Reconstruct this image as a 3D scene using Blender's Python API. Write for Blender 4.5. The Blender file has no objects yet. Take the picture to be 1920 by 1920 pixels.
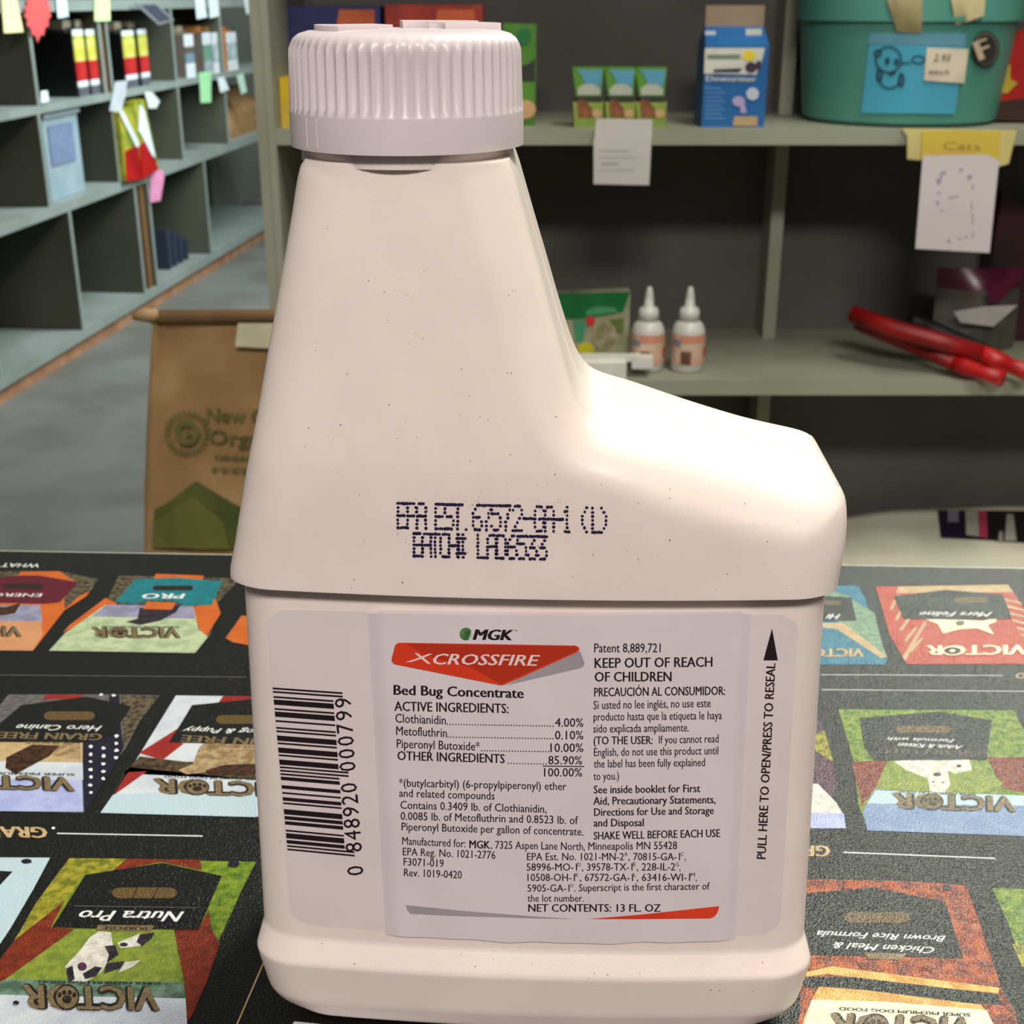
import bpy, math, random
import numpy as np
from mathutils import Vector
random.seed(7); np.random.seed(7)
SC = bpy.context.scene
COL = SC.collection
# ------------------------------------------------------------------ camera
F = 2450.0; TH = math.radians(21.54); CZ = 1.101; MATZ = 0.93
cam_d = bpy.data.cameras.new('camera'); cam = bpy.data.objects.new('camera', cam_d); COL.objects.link(cam)
cam.location = (0, 0, CZ); cam.rotation_euler = (math.pi/2 - TH, 0, 0)
cam_d.sensor_fit = 'HORIZONTAL'; cam_d.sensor_width = 36; cam_d.lens = F/1920*36
cam_d.clip_start = 0.01; cam_d.clip_end = 60
cam_d.dof.use_dof = True; cam_d.dof.focus_distance = 0.208; cam_d.dof.aperture_fstop = 62
SC.camera = cam
# ------------------------------------------------------------------ world, lights, exposure
SC.view_settings.view_transform = 'Standard'; SC.view_settings.look = 'None'
SC.view_settings.gamma = 1; SC.view_settings.use_curve_mapping = False
SC.view_settings.exposure = 0.0
w = bpy.data.worlds.new('world'); SC.world = w; w.use_nodes = True
w.node_tree.nodes['Background'].inputs[0].default_value = (0.85, 0.9, 1.0, 1)
w.node_tree.nodes['Background'].inputs[1].default_value = 0.11
def area(name, loc, target, size, sizey, power, col):
    l = bpy.data.lights.new(name, 'AREA'); l.shape = 'RECTANGLE'; l.size = size; l.size_y = sizey
    l.energy = power; l.color = col
    o = bpy.data.objects.new(name, l); COL.objects.link(o); o.location = loc
    d = Vector(target) - Vector(loc); o.rotation_euler = d.to_track_quat('-Z', 'Y').to_euler()
    return o
area('ceiling_lamp', (0.10, -1.75, 2.80), (0.1, 0.25, 0.9), 1.3, 0.3, 70, (1.0, 0.92, 0.86))
area('ceiling_lamp', (0.70, 0.85, 2.75), (0.65, 0.85, 0.0), 1.2, 0.35, 36, (1.0, 0.98, 0.84))
area('ceiling_lamp', (1.25, 2.40, 2.62), (0.55, 0.6, 0.9), 0.6, 1.5, 52, (0.93, 1.0, 0.88))
area('wall_lamp', (0.1, 4.4, 2.5), (-1.35, 5.1, 1.5), 0.8, 2.4, 150, (0.84, 1.0, 0.99))
# ------------------------------------------------------------------ helpers
def lin(c):
    return tuple(((v/255)/12.92 if v/255 <= .04045 else ((v/255+.055)/1.055)**2.4) for v in c)
MC = {}
def mat(name, col, rough=.6, col2=None, scale=40, spec=.5, bump=0, bscale=200, sss=0, alpha=1, coat=0, stretch=None, detail=3, lo=.4, hi=.6):
    if name in MC: return MC[name]
    m = bpy.data.materials.new(name); m.use_nodes = True; nt = m.node_tree; b = nt.nodes['Principled BSDF']
    b.inputs['Roughness'].default_value = rough; b.inputs['Specular IOR Level'].default_value = spec
    b.inputs['Base Color'].default_value = (*lin(col), 1)
    tc = nt.nodes.new('ShaderNodeTexCoord'); src = tc.outputs['Object']
    if stretch:
        mp = nt.nodes.new('ShaderNodeMapping'); mp.inputs['Scale'].default_value = stretch
        nt.links.new(src, mp.inputs[0]); src = mp.outputs[0]
    if col2 is None: col2 = tuple(max(0, v*.94) for v in col)
    n = nt.nodes.new('ShaderNodeTexNoise'); n.inputs['Scale'].default_value = scale; n.inputs['Detail'].default_value = detail
    r = nt.nodes.new('ShaderNodeMapRange'); r.inputs[1].default_value = lo; r.inputs[2].default_value = hi
    mx = nt.nodes.new('ShaderNodeMix'); mx.data_type = 'RGBA'
    mx.inputs[6].default_value = (*lin(col), 1); mx.inputs[7].default_value = (*lin(col2), 1)
    nt.links.new(src, n.inputs['Vector']); nt.links.new(n.outputs[0], r.inputs[0]); nt.links.new(r.outputs[0], mx.inputs[0])
    nt.links.new(mx.outputs[2], b.inputs['Base Color'])
    if bump:
        n2 = nt.nodes.new('ShaderNodeTexNoise'); n2.inputs['Scale'].default_value = bscale; n2.inputs['Detail'].default_value = 2
        bp = nt.nodes.new('ShaderNodeBump'); bp.inputs['Strength'].default_value = bump; bp.inputs['Distance'].default_value = .0005
        nt.links.new(tc.outputs['Object'], n2.inputs['Vector']); nt.links.new(n2.outputs[0], bp.inputs['Height']); nt.links.new(bp.outputs[0], b.inputs['Normal'])
    if sss:
        b.inputs['Subsurface Weight'].default_value = sss; b.inputs['Subsurface Scale'].default_value = .002
        b.inputs['Subsurface Radius'].default_value = (1, .85, .5)
    if alpha < 1: b.inputs['Alpha'].default_value = alpha
    if coat: b.inputs['Coat Weight'].default_value = coat; b.inputs['Coat Roughness'].default_value = .08
    MC[name] = m; return m
OFF = {}
def mesh(name, V, Fc, mats, parent=None, mi=None, smooth=False, local=False):
    """one mesh object; V in world coordinates unless local"""
    V = np.asarray(V, float).reshape(-1, 3)
    if parent is not None and not local: V = V - np.array(OFF.get(parent.name, (0, 0, 0)))
    me = bpy.data.meshes.new(name); me.from_pydata(V.tolist(), [], [tuple(int(i) for i in f) for f in Fc])
    if not isinstance(mats, (list, tuple)): mats = [mats]
    for m in mats: me.materials.append(m)
    if mi is not None: me.polygons.foreach_set('material_index', np.asarray(mi, dtype=np.int32))
    if smooth: me.polygons.foreach_set('use_smooth', np.ones(len(me.polygons), dtype=bool))
    me.update()
    o = bpy.data.objects.new(name, me); COL.objects.link(o)
    if parent is not None: o.parent = parent; OFF[o.name] = OFF.get(parent.name, (0, 0, 0))
    return o
def thing(name, label, cat, loc=(0, 0, 0), group=None, rz=0):
    o = bpy.data.objects.new(name, None); COL.objects.link(o); o.location = loc; o.rotation_euler = (0, 0, rz)
    o.empty_display_size = .02
    o['label'] = label; o['category'] = cat
    if group: o['group'] = group
    OFF[o.name] = tuple(loc); return o
def tag(o, label, cat, group=None):
    o['label'] = label; o['category'] = cat
    if group: o['group'] = group
    return o
def struct(o): o['kind'] = 'structure'; return o
class MB:
    def __init__(s): s.V = []; s.F = []; s.M = []
    def add(s, V, Fc, m=0):
        n = len(s.V); s.V += [tuple(v) for v in V]; s.F += [tuple(i+n for i in f) for f in Fc]; s.M += [m]*len(Fc); return s
    def box(s, a, b, m=0, fr=None):
        P = [(x, y, z) for x in (a[0], b[0]) for y in (a[1], b[1]) for z in (a[2], b[2])]
        if fr: P = [fr(*p) for p in P]
        return s.add(P, [(0, 1, 3, 2), (4, 6, 7, 5), (0, 4, 5, 1), (2, 3, 7, 6), (0, 2, 6, 4), (1, 5, 7, 3)], m)
    def slab(s, P, d, m=0):
        """closed prism from polygon P, thickness vector d"""
        P = [Vector(p) for p in P]; n = len(P); d = Vector(d)
        V = P + [p + d for p in P]
        return s.add(V, [tuple(range(n)), tuple(range(2*n-1, n-1, -1))] + [(i, i+n, (i+1) % n+n, (i+1) % n) for i in range(n)], m)
    def lathe(s, prof, c, m=0, n=24, axis=None):
        V = []; c = Vector(c)
        for r, z in prof:
            for k in range(n):
                a = 2*math.pi*k/n; V.append((c.x+r*math.cos(a), c.y+r*math.sin(a), c.z+z))
        Fc = [(i*n+k, i*n+(k+1) % n, (i+1)*n+(k+1) % n, (i+1)*n+k) for i in range(len(prof)-1) for k in range(n)]
        Fc += [tuple(range(n-1, -1, -1)), tuple((len(prof)-1)*n+k for k in range(n))]
        return s.add(V, Fc, m)
    def tube(s, pts, rads, m=0, n=8):
        V = []; pts = [Vector(p) for p in pts]
        if not isinstance(rads, (list, tuple)): rads = [rads]*len(pts)
        for i, p in enumerate(pts):
            t = (pts[min(i+1, len(pts)-1)] - pts[max(i-1, 0)]).normalized()
            u = t.cross(Vector((0, 0, 1)));  u = u.normalized() if u.length > .01 else Vector((1, 0, 0)); v = t.cross(u).normalized()
            for k in range(n):
                a = 2*math.pi*k/n; V.append(p + (u*math.cos(a) + v*math.sin(a))*rads[i])
        Fc = [(i*n+k, i*n+(k+1) % n, (i+1)*n+(k+1) % n, (i+1)*n+k) for i in range(len(pts)-1) for k in range(n)]
        Fc += [tuple(range(n-1, -1, -1)), tuple((len(pts)-1)*n+k for k in range(n))]
        return s.add(V, Fc, m)
    def out(s, name, mats, parent=None, smooth=False, local=False):
        return mesh(name, s.V, s.F, mats, parent, s.M, smooth, local)
FW = np.array([0, math.cos(TH), -math.sin(TH)]); UP = np.array([0, math.sin(TH), math.cos(TH)])
def rays(px, py):
    px = np.asarray(px, float); py = np.asarray(py, float)
    return FW[None]+np.array([1., 0, 0])[None]*((px.reshape(-1, 1)-960)/F)-UP[None]*((py.reshape(-1, 1)-960)/F)
C0 = np.array([0, 0, CZ])
def on_z(px, py, z):
    d = rays([px], [py])[0]; return Vector(C0+d*((z-CZ)/d[2]))
def on_y(px, py, y):
    d = rays([px], [py])[0]; return Vector(C0+d*(y/d[1]))
# ------------------------------------------------------------------ text
def raw_text(s, bold=0, shear=0):
    if bold:   # heavier strokes: the same glyphs laid down again, shifted
        V, Fc = raw_text(s, 0, shear); n = len(V); st = [(q, 0) for q in np.linspace(-bold, bold, 3)]
        if bold > .06: st = [(bold*math.cos(a), bold*math.sin(a)) for a in np.linspace(0, 2*math.pi, 9)[:-1]]
        return np.concatenate([V+np.array([a, b, i*6e-7]) for i, (a, b) in enumerate(st)]), [tuple(i+n*k for i in f) for k in range(len(st)) for f in Fc]
    c = bpy.data.curves.new('t', 'FONT'); c.body = s; c.resolution_u = 2; c.offset = bold; c.shear = shear; c.fill_mode = 'FRONT'
    o = bpy.data.objects.new('t', c); COL.objects.link(o)
    dg = bpy.context.evaluated_depsgraph_get(); me = bpy.data.meshes.new_from_object(o.evaluated_get(dg))
    V = np.array([v.co[:] for v in me.vertices]).reshape(-1, 3); Fc = [tuple(p.vertices) for p in me.polygons]
    bpy.data.objects.remove(o); bpy.data.curves.remove(c); bpy.data.meshes.remove(me)
    return V, Fc
_Hc = {}; LV = [0]
def text_px(s, a, b, cap, bold=0, shear=0, lean=0):
    """text as 2D polygons in image-like coordinates: baseline a->b, capital height cap"""
    k = (bold, shear)
    if k not in _Hc:
        Hv, _ = raw_text('H', bold, 0); _Hc[k] = (Hv[:, 1].min(), Hv[:, 1].max())
    h0, h1 = _Hc[k]
    V, Fc = raw_text(s, bold, shear)
    x0, x1 = V[:, 0].min(), V[:, 0].max()
    dx, dy = b[0]-a[0], b[1]-a[1]; L = math.hypot(dx, dy); d = (dx/L, dy/L); up = (d[1]+lean, -d[0]); LV[0] = V[:, 2]
    u = (V[:, 0]-x0)/(x1-x0)*L; v = (V[:, 1]-h0)/(h1-h0)*cap
    return np.stack([a[0]+u*d[0]+v*up[0], a[1]+u*d[1]+v*up[1]], 1), Fc
# ------------------------------------------------------------------ the room
M_floor = mat('concrete floor', (114, 112, 108), .55, (100, 97, 92), 3, bump=.2, bscale=60)
M_wall = mat('grey painted wall', (120, 122, 112), .8, scale=5)
fl = struct(mesh('floor', [(-4, -2.5, 0), (4, -2.5, 0), (4, 8.5, 0), (-4, 8.5, 0), (-4, -2.5, -.1), (4, -2.5, -.1), (4, 8.5, -.1), (-4, 8.5, -.1)],
    [(0, 1, 2, 3), (7, 6, 5, 4), (0, 4, 5, 1), (1, 5, 6, 2), (2, 6, 7, 3), (3, 7, 4, 0)], M_floor))
struct(MB().box((-4, 8.5, 0), (4, 8.6, 3.0)).out('wall_back', M_wall))
# ------------------------------------------------------------------ counter and its printed mat
PSI = math.radians(2.45)
M_ctop = mat('cream counter laminate', (226, 226, 205), .4, scale=30)
M_cside = mat('counter side panel', (120, 112, 98), .6)
cp, sp = math.cos(PSI), math.sin(PSI)
def cf(u, v, z):   # counter frame: u to the right, v away from the viewer
    return (u*cp+v*sp, -u*sp+v*cp, z)
def to_cf(p): return (p[0]*cp-p[1]*sp, p[0]*sp+p[1]*cp)
vb = to_cf(on_z(960, 1042.5, MATZ))[1]; vm = to_cf(on_z(960, 1049.5, MATZ))[1]
ct = thing('counter', 'long shop counter the white bottle stands on, under the printed mat', 'counter', (0, .1, 0))
MB().box((-1.3, -.45, MATZ-.042), (1.4, vb, MATZ-.0012), 0, cf).out('countertop', M_ctop, ct)
MB().box((-1.27, -.40, .08), (1.37, vb-.03, MATZ-.042), 0, cf).out('cabinet', M_cside, ct)
MB().box((-1.22, -.36, 0), (1.32, vb-.07, .08), 0, cf).out('plinth', mat('black plinth', (30, 30, 30), .6), ct)
def pm(name, c, c2=None, scale=60, **k):
    
    q = .80 if max(c)-min(c) > 60 else .93
    c = tuple(v*q for v in c); c2 = tuple(v*q for v in c2) if c2 else None
    return mat('print '+name, c, .26, c2, scale*4, spec=.42, bump=.55, bscale=2300, **k)
M_mat = pm('black', (14, 12, 11), (20, 17, 15), 400)
tm = thing('counter_mat', 'black vinyl counter mat printed with rows of pet food bags', 'mat', (0, .1, MATZ))
MB().box((-1.25, -.40, MATZ-.0012), (1.35, vm, MATZ), 0, cf).out('vinyl_sheet', M_mat, tm)
class Pic:
    """flat printed picture lying on the mat"""
    def __init__(s): s.mb = MB(); s.mats = []; s.k = 0
    def mi(s, m):
        if m not in s.mats: s.mats.append(m)
        return s.mats.index(m)
    def poly(s, pts, m):
        s.k += 1; z = MATZ+.00004+.000007*s.k
        s.mb.add([on_z(x, y, z) for x, y in pts], [tuple(range(len(pts)))], s.mi(m)); return s
    def text(s, t, a, b, cap, m, bold=0, shear=0, lean=0):
        s.k += 1; z = MATZ+.00004+.000007*s.k; P, Fc = text_px(t, a, b, cap, bold, shear, lean)
        zz = (z+LV[0])[:, None]; d = rays(P[:, 0], P[:, 1]); s.mb.add(C0+d*((zz-CZ)/d[:, 2:3]), Fc, s.mi(m)); return s
    def ell(s, cx, cy, rx, ry, m, n=14, j=0):
        return s.poly([(cx+rx*(1+j*random.uniform(-1, 1))*math.cos(2*math.pi*i/n), cy+ry*(1+j*random.uniform(-1, 1))*math.sin(2*math.pi*i/n)) for i in range(n)], m)
    def pill(s, x0, x1, y0, y1, m):
        h = (y1-y0)/2; cy = (y0+y1)/2; q = [math.pi/2+math.pi*i/6 for i in range(7)]
        return s.poly([(x0+h*1.4+h*1.4*math.cos(a), cy-h*math.sin(a)) for a in q]+[(x1-h*1.4-h*1.4*math.cos(a), cy+h*math.sin(a)) for a in q], m)
    def out(s, label=None, name='bag_picture'):
        o = s.mb.out(name, s.mats, tm)
        if label: o['label'] = label
        return o
W_ = pm('white', (206, 212, 218), (190, 196, 208), 30); BK = pm('panel black', (16, 15, 14)); GOLD = pm('gold', (128, 108, 76), (112, 94, 66), 300)
DK = pm('dark outline', (34, 26, 18)); ORG = pm('orange', (238, 118, 42), (226, 106, 34), 40); TEAL = pm('teal', (26, 140, 152), (30, 128, 140), 80)
MAR = pm('maroon', (112, 12, 42), (98, 10, 40), 90); ROCK = pm('rocks', (104, 92, 70), (52, 42, 30), 160, detail=6); SKY = pm('dusk sky', (150, 148, 178), (130, 126, 150), 50)
PCH = pm('peach', (238, 168, 118), (226, 156, 112), 30); GRN = pm('grass', (150, 172, 40), (84, 122, 26), 120, detail=6, lo=.35, hi=.65); YEL = pm('dry grass', (190, 178, 50), (120, 124, 30), 110, detail=6)
MEA = pm('meadow', (188, 200, 160), (160, 176, 140), 60); RST = pm('rust', (150, 52, 22), (120, 40, 20), 120, detail=5); RED = pm('red', (178, 44, 36), (164, 36, 30), 60)
ICE = pm('ice', (182, 202, 210), (182, 204, 214), 40); LIL = pm('periwinkle', (160, 168, 214), (176, 184, 222), 40); NAV = pm('navy', (26, 20, 42)); TAN = pm('fur tan', (206, 178, 134), (160, 128, 84), 120, detail=5)
BRN = pm('fur brown', (76, 42, 22), (40, 22, 14), 160, detail=5); FUR = pm('fur white', (226, 222, 212), (200, 194, 184), 120); FBK = pm('fur black', (30, 24, 34), (50, 40, 48), 120)
GRY = pm('grey water', (110, 104, 104), (82, 76, 78), 120, stretch=(1, 4, 1)); BLU = pm('sky blue', (44, 140, 172), (38, 126, 160), 60); SAG = pm('sage', (128, 158, 128), (104, 134, 108), 120)
SRED = pm('salmon red', (214, 78, 56), (200, 70, 50), 50); CRM = pm('cream', (226, 196, 146), (214, 180, 130), 80); PBL = pm('pale blue', (138, 164, 208), (152, 178, 216), 40)
LIM = pm('lime', (160, 176, 62), (130, 150, 52), 110, detail=5); FIR = pm('fire', (196, 92, 36), (120, 46, 24), 90, detail=5); FYL = pm('flame yellow', (246, 206, 110), (232, 168, 76), 60)
PAL = pm('pale cream', (240, 232, 200), (232, 222, 186), 40); INK = pm('ink', (30, 28, 28)); WT = pm('lettering white', (236, 236, 232)); PUR = pm('plum', (84, 44, 66), (70, 36, 56), 80)
BRZ = pm('bronze pill', (120, 92, 48), (104, 80, 42), 300)
def victor(p, a, b, cap, lean=0, paw=True, col=None):
    dx = b[0]-a[0]; L = math.hypot(dx, b[1]-a[1])
    p.text('VICTOR', (a[0]-L*.004, a[1]-cap*.05), (b[0]+L*.004, b[1]-cap*.05), cap*1.1, DK if col is None else GOLD, .075, 0, lean)
    p.text('VICTOR', a, b, cap, col or GOLD, .03, 0, lean)
    if paw and col is None:
        s = dx/abs(dx); cx = a[0]+dx*.675; cy = a[1]+(b[1]-a[1])*.675+cap*.5; r = abs(dx)*.072
        cx += lean*cap*.5
        p.ell(cx, cy, r*1.25, cap*.56, DK, 20); p.ell(cx, cy, r*1.1, cap*.48, GOLD, 20)
        p.ell(cx, cy+cap*.1, r*.5, cap*.18, DK, 10)
        for q in (-.75, -.28, .28, .75): p.ell(cx+q*r, cy-cap*(.05+.2*(1-abs(q))), r*.22, cap*.12, DK, 8)
# row 1 left, maroon panel bag
p = Pic(); p.poly([(-70, 1072), (110, 1071), (183, 1086), (162, 1118), (120, 1145), (62, 1220), (-170, 1216)], ORG)
p.poly([(-60, 1072), (40, 1071), (30, 1082), (-60, 1090)], ROCK); p.poly([(112, 1071), (184, 1086), (172, 1106), (148, 1118), (122, 1142), (120, 1122), (142, 1092)], ROCK)
p.poly([(-60, 1135), (75, 1134), (80, 1166), (-90, 1166)], SKY); p.poly([(-40, 1138), (12, 1138), (40, 1130), (28, 1150), (-10, 1156), (-40, 1152)], BRN)
p.poly([(-90, 1164), (77, 1165), (80, 1190), (62, 1220), (-120, 1218)], PCH)
p.poly([(-60, 1088), (40, 1079), (74, 1079), (147, 1092), (112, 1129), (84, 1132), (-80, 1128)], MAR)
p.text('ENERG', (80, 1113), (-14, 1112), 6, WT, .01, .2); p.pill(6, 80, 1095, 1104, DK)
victor(p, (42, 1175), (-120, 1172), 19); p.out()
p = Pic(); p.text('WHAT GO', (72, 1057), (-40, 1055), 7, WT, .01, .3); p.out('white slogan lettering', 'lettering')
# row 1, teal panel bag
p = Pic(); p.poly([(222, 1079), (440, 1084), (446, 1090), (410, 1128), (395, 1190), (364, 1225), (92, 1220), (125, 1188), (200, 1128)], ROCK)
p.poly([(292, 1076), (382, 1079), (380, 1088), (288, 1086)], ORG)
p.poly([(198, 1121), (220, 1132), (150, 1170), (118, 1186), (130, 1172)], ORG); p.poly([(360, 1140), (404, 1122), (414, 1150), (386, 1194), (374, 1180)], ORG)
p.poly([(196, 1135), (362, 1136), (372, 1180), (390, 1194), (366, 1224), (92, 1220), (122, 1187)], MEA); p.poly([(200, 1134), (362, 1136), (366, 1160), (172, 1156)], SKY)
p.poly([(262, 1140), (300, 1136), (340, 1133), (330, 1148), (300, 1164), (262, 1172), (236, 1166), (258, 1160)], FBK); p.poly([(276, 1128), (330, 1130), (322, 1143), (268, 1142)], ORG)
p.poly([(254, 1086), (330, 1083), (418, 1090), (396, 1135), (345, 1135), (325, 1126), (272, 1126), (252, 1133), (216, 1128)], TEAL)
p.text('PRO', (348, 1113), (266, 1113), 9, WT, .03, .2); p.pill(286, 362, 1098, 1107, DK)
victor(p, (338, 1177), (170, 1176), 19, .1); p.text('SUPER PREMIUM DOG FOOD', (336, 1174), (190, 1173), 3, INK, .02); p.out()
p = Pic(); p.poly([(453, 1154), (500, 1158), (480, 1212), (436, 1204), (423, 1196)], ORG); p.out()
# row 2, flag bag
p = Pic(); p.poly([(16, 1302), (228, 1302), (300, 1304), (262, 1352), (236, 1402), (214, 1430), (158, 1524), (-70, 1519), (-30, 1360)], GRY)
p.poly([(226, 1303), (299, 1305), (262, 1352), (232, 1404), (228, 1340)], ROCK); p.poly([(92, 1302), (162, 1303), (140, 1310), (76, 1312)], RED)
p.poly([(206, 1302), (224, 1303), (226, 1360), (232, 1402), (206, 1450), (158, 1524), (152, 1392), (196, 1360)], NAV)
p.poly([(-60, 1390), (152, 1393), (156, 1522), (-80, 1520)], LIL); p.poly([(-60, 1388), (155, 1392), (155, 1432), (-70, 1428)], CRM); p.poly([(-60, 1426), (155, 1430), (156, 1462), (-70, 1460)], W_)
p.poly([(100, 1392), (150, 1392), (150, 1424), (96, 1416)], TAN); p.poly([(12, 1420), (60, 1396), (112, 1398), (92, 1418), (58, 1436), (30, 1452), (10, 1440)], BRN)
p.poly([(0, 1356), (40, 1322), (162, 1306), (246, 1324), (212, 1378), (150, 1393), (-20, 1391), (-60, 1390)], BK)
p.pill(82, 178, 1334, 1350, BRZ); p.text('Hero Canine', (192, 1361), (30, 1358), 10, WT, .012, .5); p.text('GRAIN FREE', (192, 1376), (-4, 1372), 12, GOLD, .03, .15)
p.text('PURPOSE', (132, 1391), (48, 1390), 5, GOLD, .02)
for x, ys in ((170, [1400, 1414, 1428, 1443, 1457, 1472, 1486]), (194, [1403, 1417, 1432, 1446, 1460]), (218, [1380, 1394, 1407, 1420]), (213, [1304]), (190, [1302])):
    for y in ys: p.ell(x, y, 4, 3, WT, 8, .35)
p.text('SUPER PREMIUM', (140, 1450), (-10, 1447), 4, INK, .02); victor(p, (140, 1458), (-110, 1450), 25, .1); p.out()
# row 2, white and red bag
p = Pic(); p.poly([(330, 1304), (520, 1306), (520, 1532), (188, 1524), (212, 1492), (262, 1414), (300, 1352)], W_)
p.poly([(418, 1305), (520, 1306), (520, 1316), (408, 1320)], RED); p.poly([(352, 1352), (330, 1368), (260, 1412), (305, 1425), (345, 1394), (325, 1390)], RED)
p.poly([(262, 1418), (345, 1428), (480, 1430), (480, 1462), (276, 1446), (240, 1438), (212, 1490), (232, 1450)], pm('bark', (50, 38, 24), (90, 70, 46), 120))
p.poly([(212, 1492), (240, 1448), (276, 1446)], RED)
p.poly([(362, 1432), (372, 1404), (384, 1390), (480, 1392), (480, 1440), (400, 1446), (350, 1452), (334, 1444)], TAN)
p.poly([(385, 1444), (420, 1434), (480, 1432), (480, 1452), (390, 1454)], BRN)
p.poly([(188, 1524), (212, 1490), (300, 1486), (480, 1490), (480, 1532)], ICE)
p.poly([(360, 1322), (480, 1310), (480, 1396), (316, 1392), (342, 1352)], BK); p.pill(405, 500, 1341, 1357, BRZ)
p.text('Dog & Puppy', (500, 1368), (342, 1364), 9, WT, .012, .5); p.text('GRAIN FREE', (560, 1388), (338, 1378), 12, GOLD, .03, .15); p.text('PURPOSE', (470, 1398), (388, 1396), 5, GOLD, .02)
p.text('SUPER PREMIUM DOG FOOD', (500, 1459), (308, 1454), 4, INK, .02); victor(p, (540, 1468), (286, 1460), 27, .1); p.out()
# line and heading
p = Pic(); p.poly([(107, 1561.5), (380, 1566.5), (380, 1568.5), (107, 1563.5)], WT); p.text('GRAIN FREE', (89, 1551), (-150, 1547), 20, CRM, .045, -.1); p.ell(100, 1552.5, 3.4, 2.4, WT, 8); p.out(None, 'lettering')
p = Pic(); p.poly([(-200, 1263.4), (462, 1269), (462, 1270), (-200, 1264.4)], pm('line grey', (110, 104, 92))); p.out(None, 'printed_line'); p = Pic(); p.poly([(500, 1788), (502, 1790), (446, 1920), (443, 1920)], CRM); p.out(None, 'printed_line')
# row 3 far left
p = Pic(); p.poly([(-150, 1607), (94, 1608), (62, 1668), (20, 1740), (-60, 1860), (-300, 1860)], ICE); p.poly([(-150, 1625), (24, 1634), (-10, 1670), (-100, 1690)], BK); p.ell(50, 1615, 11, 5, NAV, 10, .2); p.out()
# row 3, green dog bag
p = Pic(); p.poly([(130, 1609), (480, 1616), (455, 1665), (412, 1760), (398, 1800), (350, 1905), (352, 1935), (-120, 1935), (0, 1835), (28, 1760)], GRN)
p.poly([(130, 1609), (240, 1610), (215, 1634), (156, 1642), (120, 1692), (28, 1762), (68, 1692)], YEL)
p.poly([(238, 1610), (376, 1612), (378, 1632), (302, 1616), (210, 1634)], RST); p.poly([(120, 1690), (96, 1738), (140, 1742), (18, 1840), (-40, 1850), (28, 1762)], RST)
p.poly([(326, 1742), (372, 1742), (392, 1706), (396, 1740), (412, 1770), (388, 1840), (362, 1900), (352, 1915), (345, 1840)], RST)
p.poly([(140, 1742), (326, 1742), (340, 1842), (10, 1836)], LIM)
p.poly([(10, 1836), (342, 1842), (350, 1872), (-60, 1870)], pm('treeline', (70, 96, 74), (110, 140, 120), 90)); p.poly([(-60, 1864), (348, 1872), (352, 1940), (-160, 1940)], W_)
p.poly([(186, 1746), (208, 1748), (212, 1775), (205, 1800), (190, 1822), (160, 1842), (130, 1838), (122, 1812), (150, 1782), (168, 1758)], FUR)
p.poly([(196, 1774), (216, 1772), (222, 1790), (200, 1806), (204, 1790)], FBK); p.poly([(200, 1806), (232, 1802), (236, 1812), (194, 1826)], FBK); p.poly([(234, 1804), (264, 1800), (250, 1812), (222, 1824)], FUR)
p.poly([(124, 1816), (136, 1810), (140, 1836), (128, 1842)], FBK); p.poly([(155, 1826), (178, 1812), (192, 1814), (180, 1830), (160, 1836)], FBK); p.ell(154, 1812, 9, 8, PUR, 9)
p.poly([(220, 1768), (262, 1750), (272, 1764), (262, 1774), (226, 1778)], FUR); p.poly([(262, 1752), (290, 1748), (284, 1760), (266, 1774), (256, 1766)], FBK); p.ell(232, 1771, 8, 4, FBK, 8)
p.poly([(98, 1738), (160, 1640), (304, 1618), (416, 1642), (372, 1743), (182, 1741)], BK)
p.poly([(184, 1734), (290, 1735), (282, 1746), (180, 1744)], GOLD); p.text('PURPOSE', (276, 1737), (192, 1736), 7, INK, .02)
p.pill(210, 332, 1664, 1684, BRZ); p.poly([(256, 1664), (258, 1664), (250, 1684), (248, 1684)], BK); p.poly([(296, 1664), (298, 1664), (288, 1684), (286, 1684)], BK)
for k in range(5): p.ell(258+k*13, 1640+(k % 2)*5, 5, 2.5, DK, 8)
p.poly([(140, 1698), (372, 1701.5), (372, 1702.5), (140, 1699)], pm('line grey', (110, 104, 92)))
p.text('Nutra Pro', (346, 1709), (148, 1707), 19, WT, .022, .45, .05)
p.ell(438, 1619, 12, 7, NAV, 10, .2); p.text('SUPER PREMIUM DOG FOOD', (302, 1841), (72, 1838), 5, INK, .03)
victor(p, (298, 1851), (40, 1846), 44, .08); p.ell(30, 1880, 6, 4, DK, 8); p.out()
p = Pic(); p.poly([(552, 1915), (700, 1930), (900, 1960), (520, 1960)], W_); p.out()
# right: blue bag
p = Pic(); p.poly([(1480, 1098), (1604, 1098), (1622, 1120), (1640, 1190), (1665, 1236), (1660, 1246), (1480, 1246)], BLU)
p.poly([(1540, 1100), (1592, 1118), (1640, 1150), (1652, 1200), (1664, 1234), (1600, 1190), (1540, 1140)], SAG); p.poly([(1594, 1100), (1612, 1100), (1622, 1140), (1596, 1122)], BLU)
p.poly([(1540, 1168), (1582, 1168), (1664, 1232), (1652, 1234), (1570, 1180), (1540, 1176)], CRM); p.poly([(1540, 1117), (1596, 1120), (1606, 1164), (1540, 1165)], BK); p.pill(1530, 1578, 1126, 1134, BRZ)
p.text('Hi', (1576, 1152), (1548, 1151), 9, WT, .02, .4); victor(p, (1620, 1216), (1500, 1216), 15, 0, False, CRM); p.out()
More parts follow.
